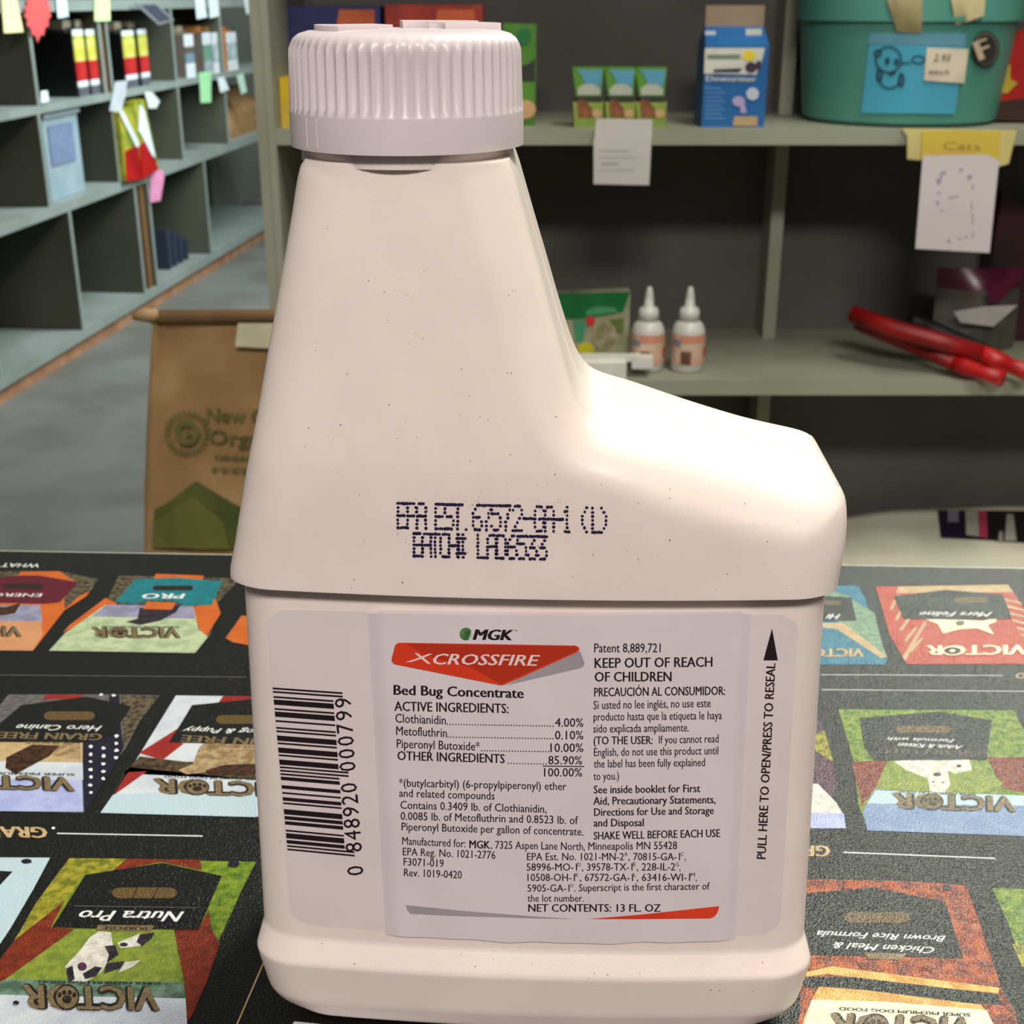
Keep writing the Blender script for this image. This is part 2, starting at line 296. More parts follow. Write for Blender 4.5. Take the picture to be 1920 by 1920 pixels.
# right: red cat bag
p = Pic(); p.poly([(1642, 1100), (1890, 1096), (1960, 1200), (1990, 1245), (1700, 1245), (1668, 1190)], SRED)
p.poly([(1684, 1100), (1890, 1096), (1900, 1110), (1680, 1112)], CRM)
for k in range(5):
    x = 1668+k*9; y = 1140+k*20
    p.poly([(x, y), (x+14+k*2, y-24), (x+20+k*2, y-24), (x+5, y+4)], CRM)
p.poly([(1692, 1232), (1732, 1166), (1738, 1166), (1697, 1240)], CRM)
for k in range(6): p.poly([(1872+k*8, 1118+k*14), (1910+k*8, 1128+k*14), (1920+k*8, 1134+k*14), (1876+k*8, 1124+k*14)], CRM)
p.poly([(1728, 1158), (1760, 1159), (1842, 1164), (1868, 1158), (1868, 1166), (1852, 1172), (1864, 1190), (1832, 1178), (1800, 1180), (1768, 1188), (1758, 1170)], PAL)
p.poly([(1676, 1118), (1772, 1106), (1880, 1114), (1898, 1160), (1800, 1162), (1694, 1160)], BK); p.pill(1788, 1852, 1120, 1130, BRZ)
p.ell(1800, 1168, 9, 5, ROCK, 9, .2); p.text('Mers Feline', (1860, 1148), (1724, 1147), 8, WT, .02, .45)
p.text('VICTOR', (1925, 1209), (1736, 1210), 18, PAL, .04); p.ell(1786, 1220, 20, 9, PAL, 18); p.ell(1786, 1220, 16, 6.5, DK, 14); p.ell(1786, 1220, 6, 3, PAL, 8); p.out()
p = Pic(); p.poly([(1540, 1264.5), (1880, 1266), (1880, 1267), (1540, 1265.5)], WT); p.out(None, 'printed_line'); p = Pic(); p.poly([(1540, 1292.5), (1960, 1296), (1960, 1297), (1540, 1293.5)], WT); p.out(None, 'printed_line'); p = Pic(); p.text('PRO', (1950, 1262), (1904, 1262), 10, CRM, .03); p.out(None, 'lettering')
# right row 2
p = Pic(); p.poly([(1500, 1356), (1536, 1350), (1560, 1428), (1570, 1470), (1560, 1500), (1585, 1552), (1500, 1553)], PUR); p.poly([(1520, 1380), (1546, 1370), (1562, 1428), (1530, 1408)], YEL)
p.poly([(1500, 1468), (1534, 1470), (1568, 1505), (1583, 1530), (1500, 1530)], FUR); p.poly([(1500, 1523), (1582, 1525), (1586, 1553), (1500, 1553)], LIL); p.out()
p = Pic(); p.poly([(1572, 1330), (1900, 1332), (1990, 1500), (1990, 1568), (1628, 1556), (1610, 1510), (1600, 1425)], GRN)
p.poly([(1596, 1428), (1668, 1426), (1640, 1478), (1616, 1512), (1612, 1490)], RST); p.poly([(1850, 1420), (1960, 1420), (1990, 1500), (1880, 1478)], RST)
p.poly([(1664, 1426), (1830, 1424), (1882, 1470), (1840, 1488), (1640, 1480)], LIM); p.poly([(1640, 1480), (1990, 1500), (1990, 1570), (1626, 1557), (1618, 1522)], PBL); p.poly([(1642, 1482), (1990, 1494), (1990, 1512), (1626, 1506)], ICE)
p.poly([(1676, 1428), (1712, 1421), (1760, 1426), (1818, 1424), (1822, 1444), (1790, 1450), (1776, 1444), (1782, 1470), (1770, 1488), (1744, 1484), (1740, 1460), (1700, 1444)], FUR)
p.ell(1757, 1452, 8, 4, FBK, 8); p.ell(1798, 1436, 5, 3, FBK, 8); p.ell(1750, 1466, 3, 1.5, FBK, 6); p.ell(1768, 1467, 3, 1.5, FBK, 6)
p.poly([(1612, 1346), (1760, 1334), (1860, 1350), (1850, 1424), (1640, 1426), (1620, 1400)], BK); p.pill(1680, 1784, 1361, 1374, BRZ)
p.text('Adult & Kitten', (1806, 1398), (1684, 1393), 7, WT, .015, .4); p.text('Formula with', (1790, 1386), (1664, 1382), 6, WT, .01, .4)
p.text('GRAIN FREE', (1840, 1408), (1650, 1402), 10, pm('faded bronze', (84, 70, 60)), .03)
p.text('SUPER PREMIUM CAT FOOD', (1830, 1488), (1685, 1482), 4, INK, .02); victor(p, (1905, 1494), (1672, 1487), 28, .06); p.out()
p = Pic(); p.poly([(1581, 1597), (1866, 1608.5), (1866, 1610.5), (1581, 1599)], WT); p.text('GRAIN', (1557, 1586), (1440, 1583), 20, CRM, .045); p.out(None, 'lettering')
# right row 3, fire bag
p = Pic(); p.poly([(1500, 1648), (1700, 1652), (1812, 1660), (1840, 1740), (1878, 1855), (1905, 1900), (1912, 1950), (1490, 1950), (1500, 1900)], FIR)
p.poly([(1505, 1824), (1560, 1812), (1700, 1830), (1874, 1852), (1872, 1862), (1700, 1846), (1550, 1826), (1505, 1832)], FYL)
p.poly([(1505, 1832), (1600, 1832), (1870, 1864), (1880, 1884), (1800, 1880), (1600, 1860), (1505, 1850)], BK); p.poly([(1535, 1850), (1620, 1856), (1840, 1884), (1870, 1930), (1880, 1960), (1490, 1960), (1515, 1890)], FYL); p.poly([(1522, 1874), (1660, 1878), (1850, 1894), (1880, 1960), (1495, 1960)], PAL)
p.poly([(1500, 1676), (1636, 1664), (1772, 1690), (1806, 1796), (1500, 1790)], BK)
p.pill(1582, 1706, 1710, 1730, BRZ); p.text('Brown Rice Formula', (1774, 1755), (1532, 1745), 11, WT, .014, .4); p.text('Chicken Meal &', (1752, 1776), (1562, 1766), 12, WT, .014, .4)
p.poly([(1620, 1786), (1700, 1788), (1690, 1800), (1630, 1798)], GOLD); p.ell(1776, 1664, 9, 6, NAV, 9, .2)
p.text('SUPER PREMIUM DOG FOOD', (1820, 1900), (1573, 1888), 6, INK, .04); victor(p, (1830, 1908), (1556, 1900), 44, -.1); p.out()
p = Pic(); p.poly([(1860, 1665), (1960, 1668), (1960, 1830), (1918, 1812), (1890, 1730)], GRN); p.poly([(1898, 1770), (1960, 1760), (1960, 1830), (1916, 1812)], YEL); p.out()
# ------------------------------------------------------------------ the white bottle
M_pl = mat('white bottle plastic', (230, 216, 206), .33, (226, 211, 202), 60, spec=.45, sss=.25, bump=.05, bscale=2500)
M_cap = mat('white cap plastic', (214, 202, 205), .36, (210, 198, 200), 60, sss=.1)
M_lab = mat('white label paper', (216, 203, 203), .38, (212, 199, 198), 90)
M_book = mat('booklet paper', (214, 204, 208), .4, (210, 200, 203), 90)
M_ink = mat('black ink', (26, 12, 18), .45); M_red = mat('badge red', (208, 56, 28), .4, (214, 62, 34), 60)
M_rdd = mat('badge dark red', (178, 46, 20), .4); M_gry = mat('swoosh grey', (158, 150, 154), .4); M_wht = mat('badge lettering', (236, 206, 204), .4)
M_gre = mat('green ball', (40, 92, 40), .4, (120, 160, 104), 180); M_stamp = mat('stamp ink', (34, 20, 62), .4)
BX, BY = 0.0030, 0.2050
br = thing('plastic_bottle', 'white plastic bottle with ribbed cap and off-centre neck standing on the counter mat', 'bottle', (BX, BY, MATZ+.0006), rz=-PSI)
cB = np.array([(-BX)*cp-(-BY)*sp, (-BX)*sp+(-BY)*cp, CZ-MATZ-.0006])
def lrays(px, py):
    d = rays(px, py); return np.stack([d[:, 0]*cp-d[:, 1]*sp, d[:, 0]*sp+d[:, 1]*cp, d[:, 2]], 1)
def lon(px, py, y):
    d = lrays([px], [py])[0]; return cB+d*((y-cB[1])/d[1])
# silhouettes (left edge, right edge): image point, depth at which the edge lies
Ltop = [(587, 287, -.003), (576, 297, -.004), (566, 345, -.005), (559.6, 382, -.006), (545, 453, -.008), (533.5, 516, -.009), (522, 578, -.010), (509.6, 645, -.011), (488.5, 762, -.013), (467.7, 871, -.014), (453.4, 949.5, -.015), (440.4, 1025, -.016), (431, 1069, -.016), (434, 1082, -.0165)]
Llab = [(446, 1101.6, -.015), (498.3, 1714.7, -.015)]
Lbas = [(490.2, 1740, -.016), (491.6, 1757, -.016), (496.6, 1783.6, -.016), (506.4, 1833, -.016), (512, 1865, -.016)]
Rtop = [(959, 284, 0), (966.8, 296, .002), (982, 345.5, .004), (1003, 416, .006), (1026.7, 496.6, .007), (1042, 551, .008), (1058, 603, .009), (1070, 640, .010), (1086, 676, .011), (1107, 697, .013), (1141, 706, .014), (1175, 714, .014), (1281, 745, .014), (1390.6, 776, .0135), (1500, 809, .010), (1520, 823, .014), (1545, 852, -.004), (1560, 880, -.013), (1575, 921, -.014), (1581, 959, -.011), (1580, 1015, -.014), (1573.6, 1065, -.016), (1571, 1088, -.0165)]
Rlab = [(1552.5, 1122.5, -.015), (1508, 1717, -.015)]
Rbas = [(1515, 1775, -.016), (1512.5, 1785.6, -.016), (1508, 1818, -.016), (1502, 1854, -.016), (1499, 1885, -.016)]
def prof(L): P = np.array([lon(*q) for q in L]); return P[:, [0, 2]]
lt, ll, lb = prof(Ltop), prof(Llab), prof(Lbas); rt, rl, rb_ = prof(Rtop), prof(Rlab), prof(Rbas)
zlip = .5*(lt[-1, 1]+rt[-1, 1]); zcr = .5*(lb[0, 1]+rb_[0, 1])
print('zlip', zlip, 'zcr', zcr, 'top', lt[0], rt[0], 'lb', lb, 'rb', rb_, 'll', ll, 'rl', rl)
xlt, xrt = lt[-1, 0], rt[-1, 0]
# smooth outline (upper body carried straight down to the base)
zb = .0025
def bez(P, i0, i1, t0, t1, k=.45):
    a, b = P[i0], P[i1]; L = np.linalg.norm(b-a)*k; t = np.linspace(0, 1, 14)[:, None]; t0 = np.array(t0)/np.linalg.norm(t0); t1 = np.array(t1)/np.linalg.norm(t1)
    return np.concatenate([P[:i0], (1-t)**3*a+3*(1-t)**2*t*(a+t0*L)+3*(1-t)*t*t*(b-t1*L)+t**3*b, P[i1+1:]])
ic = [i for i, q in enumerate(Rtop) if q[:2] == (1390.6, 776)][0]; ie = [i for i, q in enumerate(Rtop) if q[:2] == (1581, 959)][0]
a_ = lon(1478, 803, .0112); rt = np.concatenate([rt[:ic+1], [a_[[0, 2]]], rt[ie:]]); rt = bez(rt, ic+1, ic+2, rt[ic+1]-rt[ic-1], (.02, -1), .62)
def curve(P, z):   # x as function of z, P ordered downwards
    return np.interp(z, P[::-1, 1], P[::-1, 0])
for P in (lt, rt):
    P[:, 1] = np.minimum.accumulate(P[:, 1]-np.arange(len(P))*1e-6)
lt[-1, 1] = zlip; rt[-1, 1] = zlip; lt[0, 1] = rt[0, 1] = .1483
crl, crr = lb[1, 0], rb_[1, 0]
Lsm = np.array(list(map(tuple, lt))+[(crl, zcr), (crl+.0016, .005), (crl+.003, .0022), (crl+.006, 0)])
Rsm = np.array(list(map(tuple, rt))+[(crr, zcr), (crr-.0016, .005), (crr-.003, .0022), (crr-.006, 0)])
def resmooth(P, n=60):   # round the polyline corners
    t = np.concatenate([[0], np.cumsum(np.hypot(*np.diff(P, axis=0).T))]); tt = np.linspace(0, t[-1], 400)
    Q = np.stack([np.interp(tt, t, P[:, 0]), np.interp(tt, t, P[:, 1])], 1)
    k = np.hanning(15); k /= k.sum()
    for c in (0, 1):
        e = np.pad(Q[:, c], 7, mode='edge'); Q[:, c] = np.convolve(e, k, 'valid')
    Q[0] = P[0]; Q[-1] = P[-1]; Q[:, 1] = np.minimum.accumulate(Q[:, 1]-np.arange(400)*1e-9); return Q
LQ, RQ = resmooth(Lsm), resmooth(Rsm)
ZT = min(LQ[0, 1], RQ[0, 1])
OUT = np.concatenate([LQ[::3], RQ[::3][::-1]]); 
SEG = [(LQ[::3][i], LQ[::3][i+1]) for i in range(len(LQ[::3])-1)]+[(RQ[::3][i], RQ[::3][i+1]) for i in range(len(RQ[::3])-1)]
SA = np.array([s[0] for s in SEG]); SB = np.array([s[1] for s in SEG])
def dist(x, z):
    P = np.stack([x, z], -1).reshape(-1, 1, 2); AB = (SB-SA)[None]; t = ((P-SA[None])*AB).sum(-1)/((AB**2).sum(-1)+1e-18)
    t = np.clip(t, 0, 1); D = P-(SA[None]+AB*t[..., None]); return np.sqrt((D**2).sum(-1)).min(1).reshape(np.shape(x))
_dz = np.linspace(-.01, .17, 721); _dd = np.interp(_dz, [0, .0022, .006, zcr, zlip, zlip+.02, ZT], [.0225, .0250, .0262, .0270, .0242, .0232, .0166])
_k = np.hanning(61); _k /= _k.sum(); _ds = np.convolve(np.pad(_dd, 30, mode='edge'), _k, 'valid'); _dd = np.where(_dz > .02, _ds, _dd)
def depth(z): return np.interp(z, _dz, _dd)   # half depth
RB = .0078
def recess(z):
    e = .0012
    return np.interp(z, [zcr+.0005, zcr+.0042, zlip-.0004, zlip], [0, .0024, .0032, 0])
def half(x, z, rec=True):
    D = depth(z); xc = .5*(crl+crr); bul = .0026*np.clip(1-((x-xc)/.05)**2, 0, 1)*np.interp(z, [zlip+.02, ZT], [1, .4])
    sx = np.clip((x-.008)/.034, 0, 1); sz = np.clip((z-zlip-.002)/.02, 0, 1); rr = RB+.006*sx*sx*(3-2*sx)*sz*sz*(3-2*sz)
    d = dist(x, z); r = np.minimum(rr, D*.85); t = np.clip(d/r, 0, 1); g = np.sqrt(1-(1-t)**2); y = (D-r)+(r+bul-.0026)*g + .0
    return y-(recess(z) if rec else 0)
def xl(z): return curve(LQ, z)
def xr(z): return curve(RQ, z)
zs = np.concatenate([np.linspace(0, .006, 12), np.linspace(.007, zcr-.0005, 10), np.linspace(zcr, zcr+.006, 14), np.linspace(zcr+.008, zlip-.003, 30), np.linspace(zlip-.002, zlip-.00045, 5),
    np.linspace(zlip-.0004, zlip+.0004, 5), np.linspace(zlip+.0015, zlip+.012, 10), np.linspace(zlip+.0122, zlip+.034, 110), np.linspace(zlip+.036, ZT, 40)])
NU = 72; us = -np.cos(np.linspace(0, math.pi, NU)); us = np.sign(us)*np.abs(us)**.9
V = []
for z in zs:
    a, b = float(xl(z)), float(xr(z)); x = .5*(a+b)+.5*(b-a)*us; zz = np.full(NU, z); y = half(x, zz)
    rc = float(recess(z)); xs = x-np.sign(us)*rc*np.abs(us)**6*.42
    y = np.maximum(y, .001)
    fy = np.stack([xs, -y, zz], 1); by = np.stack([xs, y, zz], 1)[::-1]
    V.append(np.concatenate([fy, by]))
V = np.array(V); nz, nl = V.shape[:2]; Fc = []
for i in range(nz-1):
    for k in range(nl): Fc.append((i*nl+k, i*nl+(k+1) % nl, (i+1)*nl+(k+1) % nl, (i+1)*nl+k))
Fc.append(tuple(range(nl-1, -1, -1))); Fc.append(tuple((nz-1)*nl+k for k in range(nl)))
body = mesh('body', V.reshape(-1, 3), Fc, M_pl, br, smooth=True, local=True)
md = body.modifiers.new('edges', 'EDGE_SPLIT'); md.split_angle = math.radians(38)
# moulded seam line along the right-hand edge
sm = MB(); Q = RQ[RQ[:, 1] > zlip+.004][::4]
sm.tube([(x-.00004, 0, z-.00002) for x, z in Q], .00018, n=6); sm.out('mould_seam', M_pl, body, smooth=True, local=True)
def surf(px, py, off, it=14):
    """points of the bottle's front (or a sheet lying on it, off thick) seen at the given positions"""
    px = np.asarray(px, float); py = np.asarray(py, float); d = lrays(px, py); y = np.full(len(px), -.024)
    off = off(px, py) if callable(off) else off
    for _ in range(it):
        P = cB+d*((y-cB[1])/d[:, 1])[:, None]; y = -half(P[:, 0], P[:, 2])-off
    return cB+d*((y-cB[1])/d[:, 1])[:, None]
def grid_patch(tl, tr, br_, bl, nx, ny, off, mask=None):
    U, Vv = np.meshgrid(np.linspace(0, 1, nx), np.linspace(0, 1, ny)); 
    q = lambda k: (1-Vv)*((1-U)*tl[k]+U*tr[k])+Vv*((1-U)*bl[k]+U*br_[k])
    return q(0), q(1)
def rrect_loop(tl, tr, br_, bl, rad, n=8, m=40):
    c = [tl, tr, br_, bl]; P = []
    for i in range(4):
        a = np.array(c[i-1], float); b = np.array(c[i], float); d = np.array(c[(i+1) % 4], float)
        u = (a-b)/np.linalg.norm(a-b); v = (d-b)/np.linalg.norm(d-b); p0 = b+u*rad; p2 = b+v*rad
        for k in range(n+1):
            t = k/n; P.append((1-t)**2*p0+2*t*(1-t)*(b+(p0+p2-2*b)*.14)+t*t*p2)
        e = np.array(c[(i+1) % 4], float)-v*0; q = e-v*rad
        for k in range(1, m): P.append(p2+(q-p2)*k/m)
    return np.array(P)
# label sheet: rows between matched left/right edge points so it follows the curved front
LTL, LTR, LBR, LBL = (499, 1143), (1497, 1152), (1462, 1752), (546, 1733)
rows = 40; cols = 60; VV = []
lp = []
for i in range(rows):
    t = i/(rows-1)
    if 1: 
        a = np.array(LTL)*(1-t)+np.array(LBL)*t; b = np.array(LTR)*(1-t)+np.array(LBR)*t
        sag = 14*math.sin(math.pi*.5) if 0 else 0
        dpx = 30.0; h = t*600; ins = 0
        for hh in (h, 600-h):
            if hh < dpx: ins = max(ins, dpx-math.sqrt(max(0, dpx**2-(dpx-hh)**2)))
        a = a+np.array([ins, 0]); b = b-np.array([ins, 0])
    for k in range(cols):
        s = k/(cols-1); P = a*(1-s)+b*s; bowv = 4*s*(1-s)
        lp.append((P[0], P[1]+bowv*(4+9*t)))
lp = np.array(lp)
SV = surf(lp[:, 0], lp[:, 1], .00010)
lab = mesh('label', SV, [(i*cols+k, i*cols+k+1, (i+1)*cols+k+1, (i+1)*cols+k) for i in range(rows-1) for k in range(cols-1)], M_lab, br, smooth=True, local=True)
sol = lab.modifiers.new('thick', 'SOLIDIFY'); sol.thickness = .00008; sol.offset = 1; lab.modifiers.new('edges', 'EDGE_SPLIT').split_angle = math.radians(30)
# booklet on the label
BTL, BTR, BBR, BBL = (690, 1150), (1409, 1152), (1378, 1762), (723, 1752)
def boff(px, py):
    t = np.clip((py-1150)/610, 0, 1); xa = BTL[0]+(BBL[0]-BTL[0])*t; xb = BTR[0]+(BBR[0]-BTR[0])*t
    s = np.clip((px-xa)/(xb-xa), 0, 1)
    e = np.minimum(np.clip(s/.035, 0, 1), np.clip((1-s)/.03, 0, 1)); e = e*e*(3-2*e)
    return .00022+.00085*e
rows, cols = 30, 70; bp_ = []
for i in range(rows):
    t = i/(rows-1); a = np.array(BTL)*(1-t)+np.array(BBL)*t; b = np.array(BTR)*(1-t)+np.array(BBR)*t
    for k in range(cols):
        s = k/(cols-1); P = a*(1-s)+b*s
        wv = (1.2*math.sin(s*23)+.8*math.sin(s*41))*(t > .97)
        bp_.append((P[0], P[1]+4*s*(1-s)*(4+7*t)+wv))
bp_ = np.array(bp_); SF = surf(bp_[:, 0], bp_[:, 1], boff)
BVk = SF.copy(); BVk[:, 1] = -half(BVk[:, 0], BVk[:, 2])-.00012
n0 = rows*cols; Fb = [(i*cols+k, i*cols+k+1, (i+1)*cols+k+1, (i+1)*cols+k) for i in range(rows-1) for k in range(cols-1)]
ring = [k for k in range(cols)]+[i*cols+cols-1 for i in range(1, rows)]+[(rows-1)*cols+k for k in range(cols-2, -1, -1)]+[i*cols for i in range(rows-2, 0, -1)]
Fb2 = Fb+[(ring[i], ring[i]+n0, ring[(i+1) % len(ring)]+n0, ring[(i+1) % len(ring)]) for i in range(len(ring))]
book = mesh('booklet', np.concatenate([SF, BVk]), Fb2, M_book, br, smooth=True, local=True)
md = book.modifiers.new('edges', 'EDGE_SPLIT'); md.split_angle = math.radians(30)
def boff2(px, py): return boff(px, py)+.00006
class Ink:
    def __init__(s, off): s.V = []; s.F = []; s.M = []; s.mats = []; s.off = off; s.lv = 0; s.n = 0
    def add(s, P, Fc, m, ex=0):
        if m not in s.mats: s.mats.append(m)
        o = s.off; lv = s.lv
        Q = surf(P[:, 0], P[:, 1], (lambda a, b: o(a, b)+lv+ex) if callable(o) else o+lv+ex)
        s.V.append(Q); s.F += [tuple(i+s.n for i in f) for f in Fc]; s.M += [s.mats.index(m)]*len(Fc); s.n += len(Q)
    def text(s, t, a, b, cap, bold=0, shear=0, m=None, lean=None):
        if lean is None: lean = np.interp((a[0]+b[0])/2, [500, 1490], [-.075, .05])*1.0
        P, Fc = text_px(t, a, b, cap, bold, shear, lean); s.add(P, Fc, m or M_ink, LV[0])
    def poly(s, pts, m):
        pts = [np.array(p, float) for p in pts]; Q = []
        for i, p in enumerate(pts):
            q = pts[(i+1) % len(pts)]; k = max(1, int(np.linalg.norm(q-p)/30))
            Q += [p+(q-p)*j/k for j in range(k)]
        s.add(np.array(Q), [tuple(range(len(Q)))], m)
    def fill(s, pts, m, step=12, rows=3):
        xs = [p[0] for p in pts]; x0, x1 = min(xs)+.05, max(xs)-.05; n = len(pts); k = max(2, int((x1-x0)/step)); V = []
        X = sorted(set([x0+(x1-x0)*i/k for i in range(k+1)]+[min(max(q, x0), x1)+1e-3*(q < x1)-1e-3*(q > x0) for q in xs]))
        for xx in X:
            ys = [pts[i][1]+(pts[(i+1) % n][1]-pts[i][1])*(xx-pts[i][0])/(pts[(i+1) % n][0]-pts[i][0]) for i in range(n) if (pts[i][0]-xx)*(pts[(i+1) % n][0]-xx) <= 0 and pts[i][0] != pts[(i+1) % n][0]]
            V += [(xx, min(ys)+(max(ys)-min(ys))*j/rows) for j in range(rows+1)]
        q = rows+1; s.add(np.array(V), [(i*q+j, i*q+j+1, (i+1)*q+j+1, (i+1)*q+j) for i in range(len(X)-1) for j in range(rows)], m)
    def out(s, name, parent): return mesh(name, np.concatenate(s.V), s.F, s.mats, parent, s.M, local=True)
B1 = .022
T = Ink(boff2); TX = T.text
for t, a, b, c, bo, sh in [
 ('Bed Bug Concentrate', (737.8, 1302.5), (982.4, 1309), 18.4, .03, 0), ('ACTIVE INGREDIENTS:', (739.3, 1332.7), (953.7, 1337.2), 17.6, B1, 0),
 ('Clothianidin', (741, 1354.6), (836, 1358.4), 16.5, 0, 0), ('4.00%', (1040.6, 1362.5), (1094, 1363), 16.2, 0, 0),
 ('Metofluthrin', (742.7, 1378), (838, 1382.4), 16.5, 0, 0), ('0.10%', (1040.6, 1386.4), (1094, 1386.4), 16.2, 0, 0),
 ('Piperonyl Butoxide*', (743.8, 1402), (899.5, 1407.7), 16.3, 0, 0), ('10.00%', (1032, 1410), (1094, 1410), 16.2, 0, 0),
 ('OTHER INGREDIENTS', (745, 1425), (946.5, 1431), 16.8, B1, 0), ('85.90%', (1028, 1433), (1091.6, 1433.5), 15.8, 0, 0), ('100.00%', (1020, 1455.9), (1091.6, 1456), 15.8, 0, 0),
 ('*(butylcarbityl) (6-propylpiperonyl) ether', (748, 1474.9), (1062, 1481.6), 14.8, 0, 0), ('and related compounds', (748.3, 1493.9), (927.5, 1499.5), 14.8, 0, 0),
 ('Contains 0.3409 lb. of Clothianidin,', (750.5, 1516.3), (1025, 1524), 14.8, 0, 0), ('0.0085 lb. of Metofluthrin and 0.8523 lb. of', (751, 1537), (1084, 1545.4), 14.8, 0, 0),
 ('Piperonyl Butoxide per gallon of concentrate.', (752.8, 1557), (1094, 1566.7), 14.8, 0, 0), ('Manufactured for:', (753.9, 1583.5), (873, 1589), 14.5, 0, 0),
 ('MGK', (879.8, 1590), (919, 1591.5), 14.5, .03, 0), (', 7325 Aspen Lane North,', (920, 1591), (1097, 1594.3), 14.5, 0, 0), ('Minneapolis MN 55428', (1103, 1593.7), (1269.7, 1592.2), 14.5, 0, 0),
 ('EPA Reg. No. 1021-2776', (755, 1603.6), (929, 1610.5), 14.3, 0, 0), ('F3071-019', (756.6, 1622.7), (832, 1626), 14.3, 0, 0), ('Rev. 1019-0420', (757.3, 1642.8), (866, 1647.4), 14.3, 0, 0),
 ('EPA Est. No. 1021-MN-2', (988, 1613), (1170, 1613), 13.8, 0, 0), ('A', (1170.5, 1605), (1177, 1605), 7, 0, 0), (', 70815-GA-1', (1178, 1613), (1275, 1613), 13.8, 0, 0), ('C', (1276, 1605), (1282, 1605), 7, 0, 0), (',', (1284, 1613), (1286, 1613), 13.8, 0, 0),
 ('58996-MO-1', (987.3, 1632.5), (1082, 1632.5), 13.8, 0, 0), ('D', (1083, 1624.5), (1089, 1624.5), 7, 0, 0), (', 39578-TX-1', (1091, 1632.5), (1186, 1632.3), 13.8, 0, 0), ('E', (1187, 1624), (1192, 1624), 7, 0, 0), (', 228-IL-2', (1194, 1632.3), (1266, 1632), 13.8, 0, 0), ('G', (1267, 1624), (1273, 1624), 7, 0, 0), (',', (1274, 1632), (1276, 1632), 13.8, 0, 0),
 ('10508-OH-1', (989, 1652), (1078, 1652), 13.8, 0, 0), ('K', (1079, 1644), (1085, 1644), 7, 0, 0), (', 67572-GA-1', (1087, 1652), (1187, 1652), 13.8, 0, 0), ('L', (1188, 1644), (1193, 1644), 7, 0, 0), (', 63416-WI-1', (1194, 1652), (1294, 1651.6), 13.8, 0, 0), ('M', (1295, 1643.6), (1303, 1643.6), 7, 0, 0), (',', (1304.5, 1651.6), (1306.5, 1651.6), 13.8, 0, 0),
 ('5905-GA-1', (989, 1672), (1068, 1672), 13.6, 0, 0), ('O', (1069, 1664), (1075, 1664), 7, 0, 0), ('. Superscript is the first character of', (1077, 1671.5), (1331, 1668), 13.6, 0, 0), ('the lot number.', (989, 1690.8), (1094.5, 1690.8), 13.4, 0, 0),
 ('NET CONTENTS: 13 FL. OZ', (990.3, 1709.5), (1239, 1709.5), 14.2, B1, 0),
 ('Patent 8,889,721', (1114, 1223), (1238.7, 1223), 16.6, 0, 0), ('KEEP OUT OF REACH', (1114.7, 1252.3), (1336, 1250), 18.3, B1, 0), ('OF CHILDREN', (1114.7, 1278), (1259.3, 1277.4), 18, B1, 0),
 ('PRECAUCI\u00d3N AL CONSUMIDOR:', (1114, 1305.8), (1360, 1303), 16.2, B1, 0), ('Si usted no lee ingl\u00e9s, no use este', (1112.8, 1329.7), (1332.6, 1325.7), 15.6, 0, 0), ('producto hasta que la etiqueta le haya', (1112.8, 1351.5), (1353.7, 1348.4), 15.4, 0, 0),
 ('sido explicada ampliamente.', (1112.3, 1373.7), (1292, 1371.4), 15.2, 0, 0), ('(TO THE USER:', (1112.8, 1396), (1224, 1395), 15, B1, 0), ('If you cannot read', (1235.4, 1394.4), (1347.6, 1392), 15, 0, 0),
 ('English, do not use this product until', (1113.5, 1417.8), (1347, 1414.3), 15, 0, 0), ('the label has been fully explained', (1113.5, 1439.4), (1322, 1436.5), 15, 0, 0), ('to you.)', (1112.8, 1462.8), (1160.9, 1461.6), 15, 0, 0),
 ('See inside booklet for First', (1113, 1487.7), (1313.3, 1485.3), 14.6, B1, 0), ('Aid, Precautionary Statements,', (1112.3, 1509), (1342, 1506), 14.6, B1, 0), ('Directions for Use and Storage', (1113.8, 1529.9), (1338.6, 1526.3), 14.4, B1, 0),
 ('and Disposal', (1113, 1550), (1207.3, 1549.2), 14.4, B1, 0), ('SHAKE WELL BEFORE EACH USE', (1113, 1574.4), (1350.4, 1569.3), 14.6, B1, 0)]:
    TX(t, a, b, c, bo or .009, sh)
for x0, x1, y0, y1 in ((839, 1037, 1358, 1361.5), (840, 1037, 1382, 1385), (903, 1029, 1407.5, 1409.3), (953, 1024, 1431.3, 1432.6)):
    n = int((x1-x0)/5.0)
    for k in range(n):
        x = x0+(x1-x0)*k/(n-1); y = y0+(y1-y0)*k/(n-1); T.add(np.array([(x-1.1, y-1.1), (x+1.1, y-1.1), (x+1.1, y+1.1), (x-1.1, y+1.1)]), [(3, 2, 1, 0)], M_ink)
T.poly([(1017.7, 1435.5), (1095.5, 1436.2), (1095.5, 1438), (1017.7, 1437.3)], M_ink)
T.out('printed_text', book)
E = Ink(boff2)
def ballp(cx, cy, r, n=20): return [(cx+r*math.cos(2*math.pi*i/n), cy+r*math.sin(2*math.pi*i/n)) for i in range(n)]
E.poly(ballp(873.5, 1188.7, 12), M_gre); E.lv = .00002; E.poly([(884, 1181), (886, 1189), (882, 1198), (878, 1200), (882, 1190)], mat('logo pale green', (190, 208, 176), .4)); E.lv = 0
E.text('MGK', (886, 1199.5), (963, 1200.5), 19.5, .05, .25); E.text('TM', (964, 1184), (970, 1184), 3, 0, 0)
E.fill([(1087.6, 1220.7), (1096, 1243), (1094.5, 1249), (1089, 1252.5), (949, 1285), (1000, 1258)], M_gry); E.lv = .00003
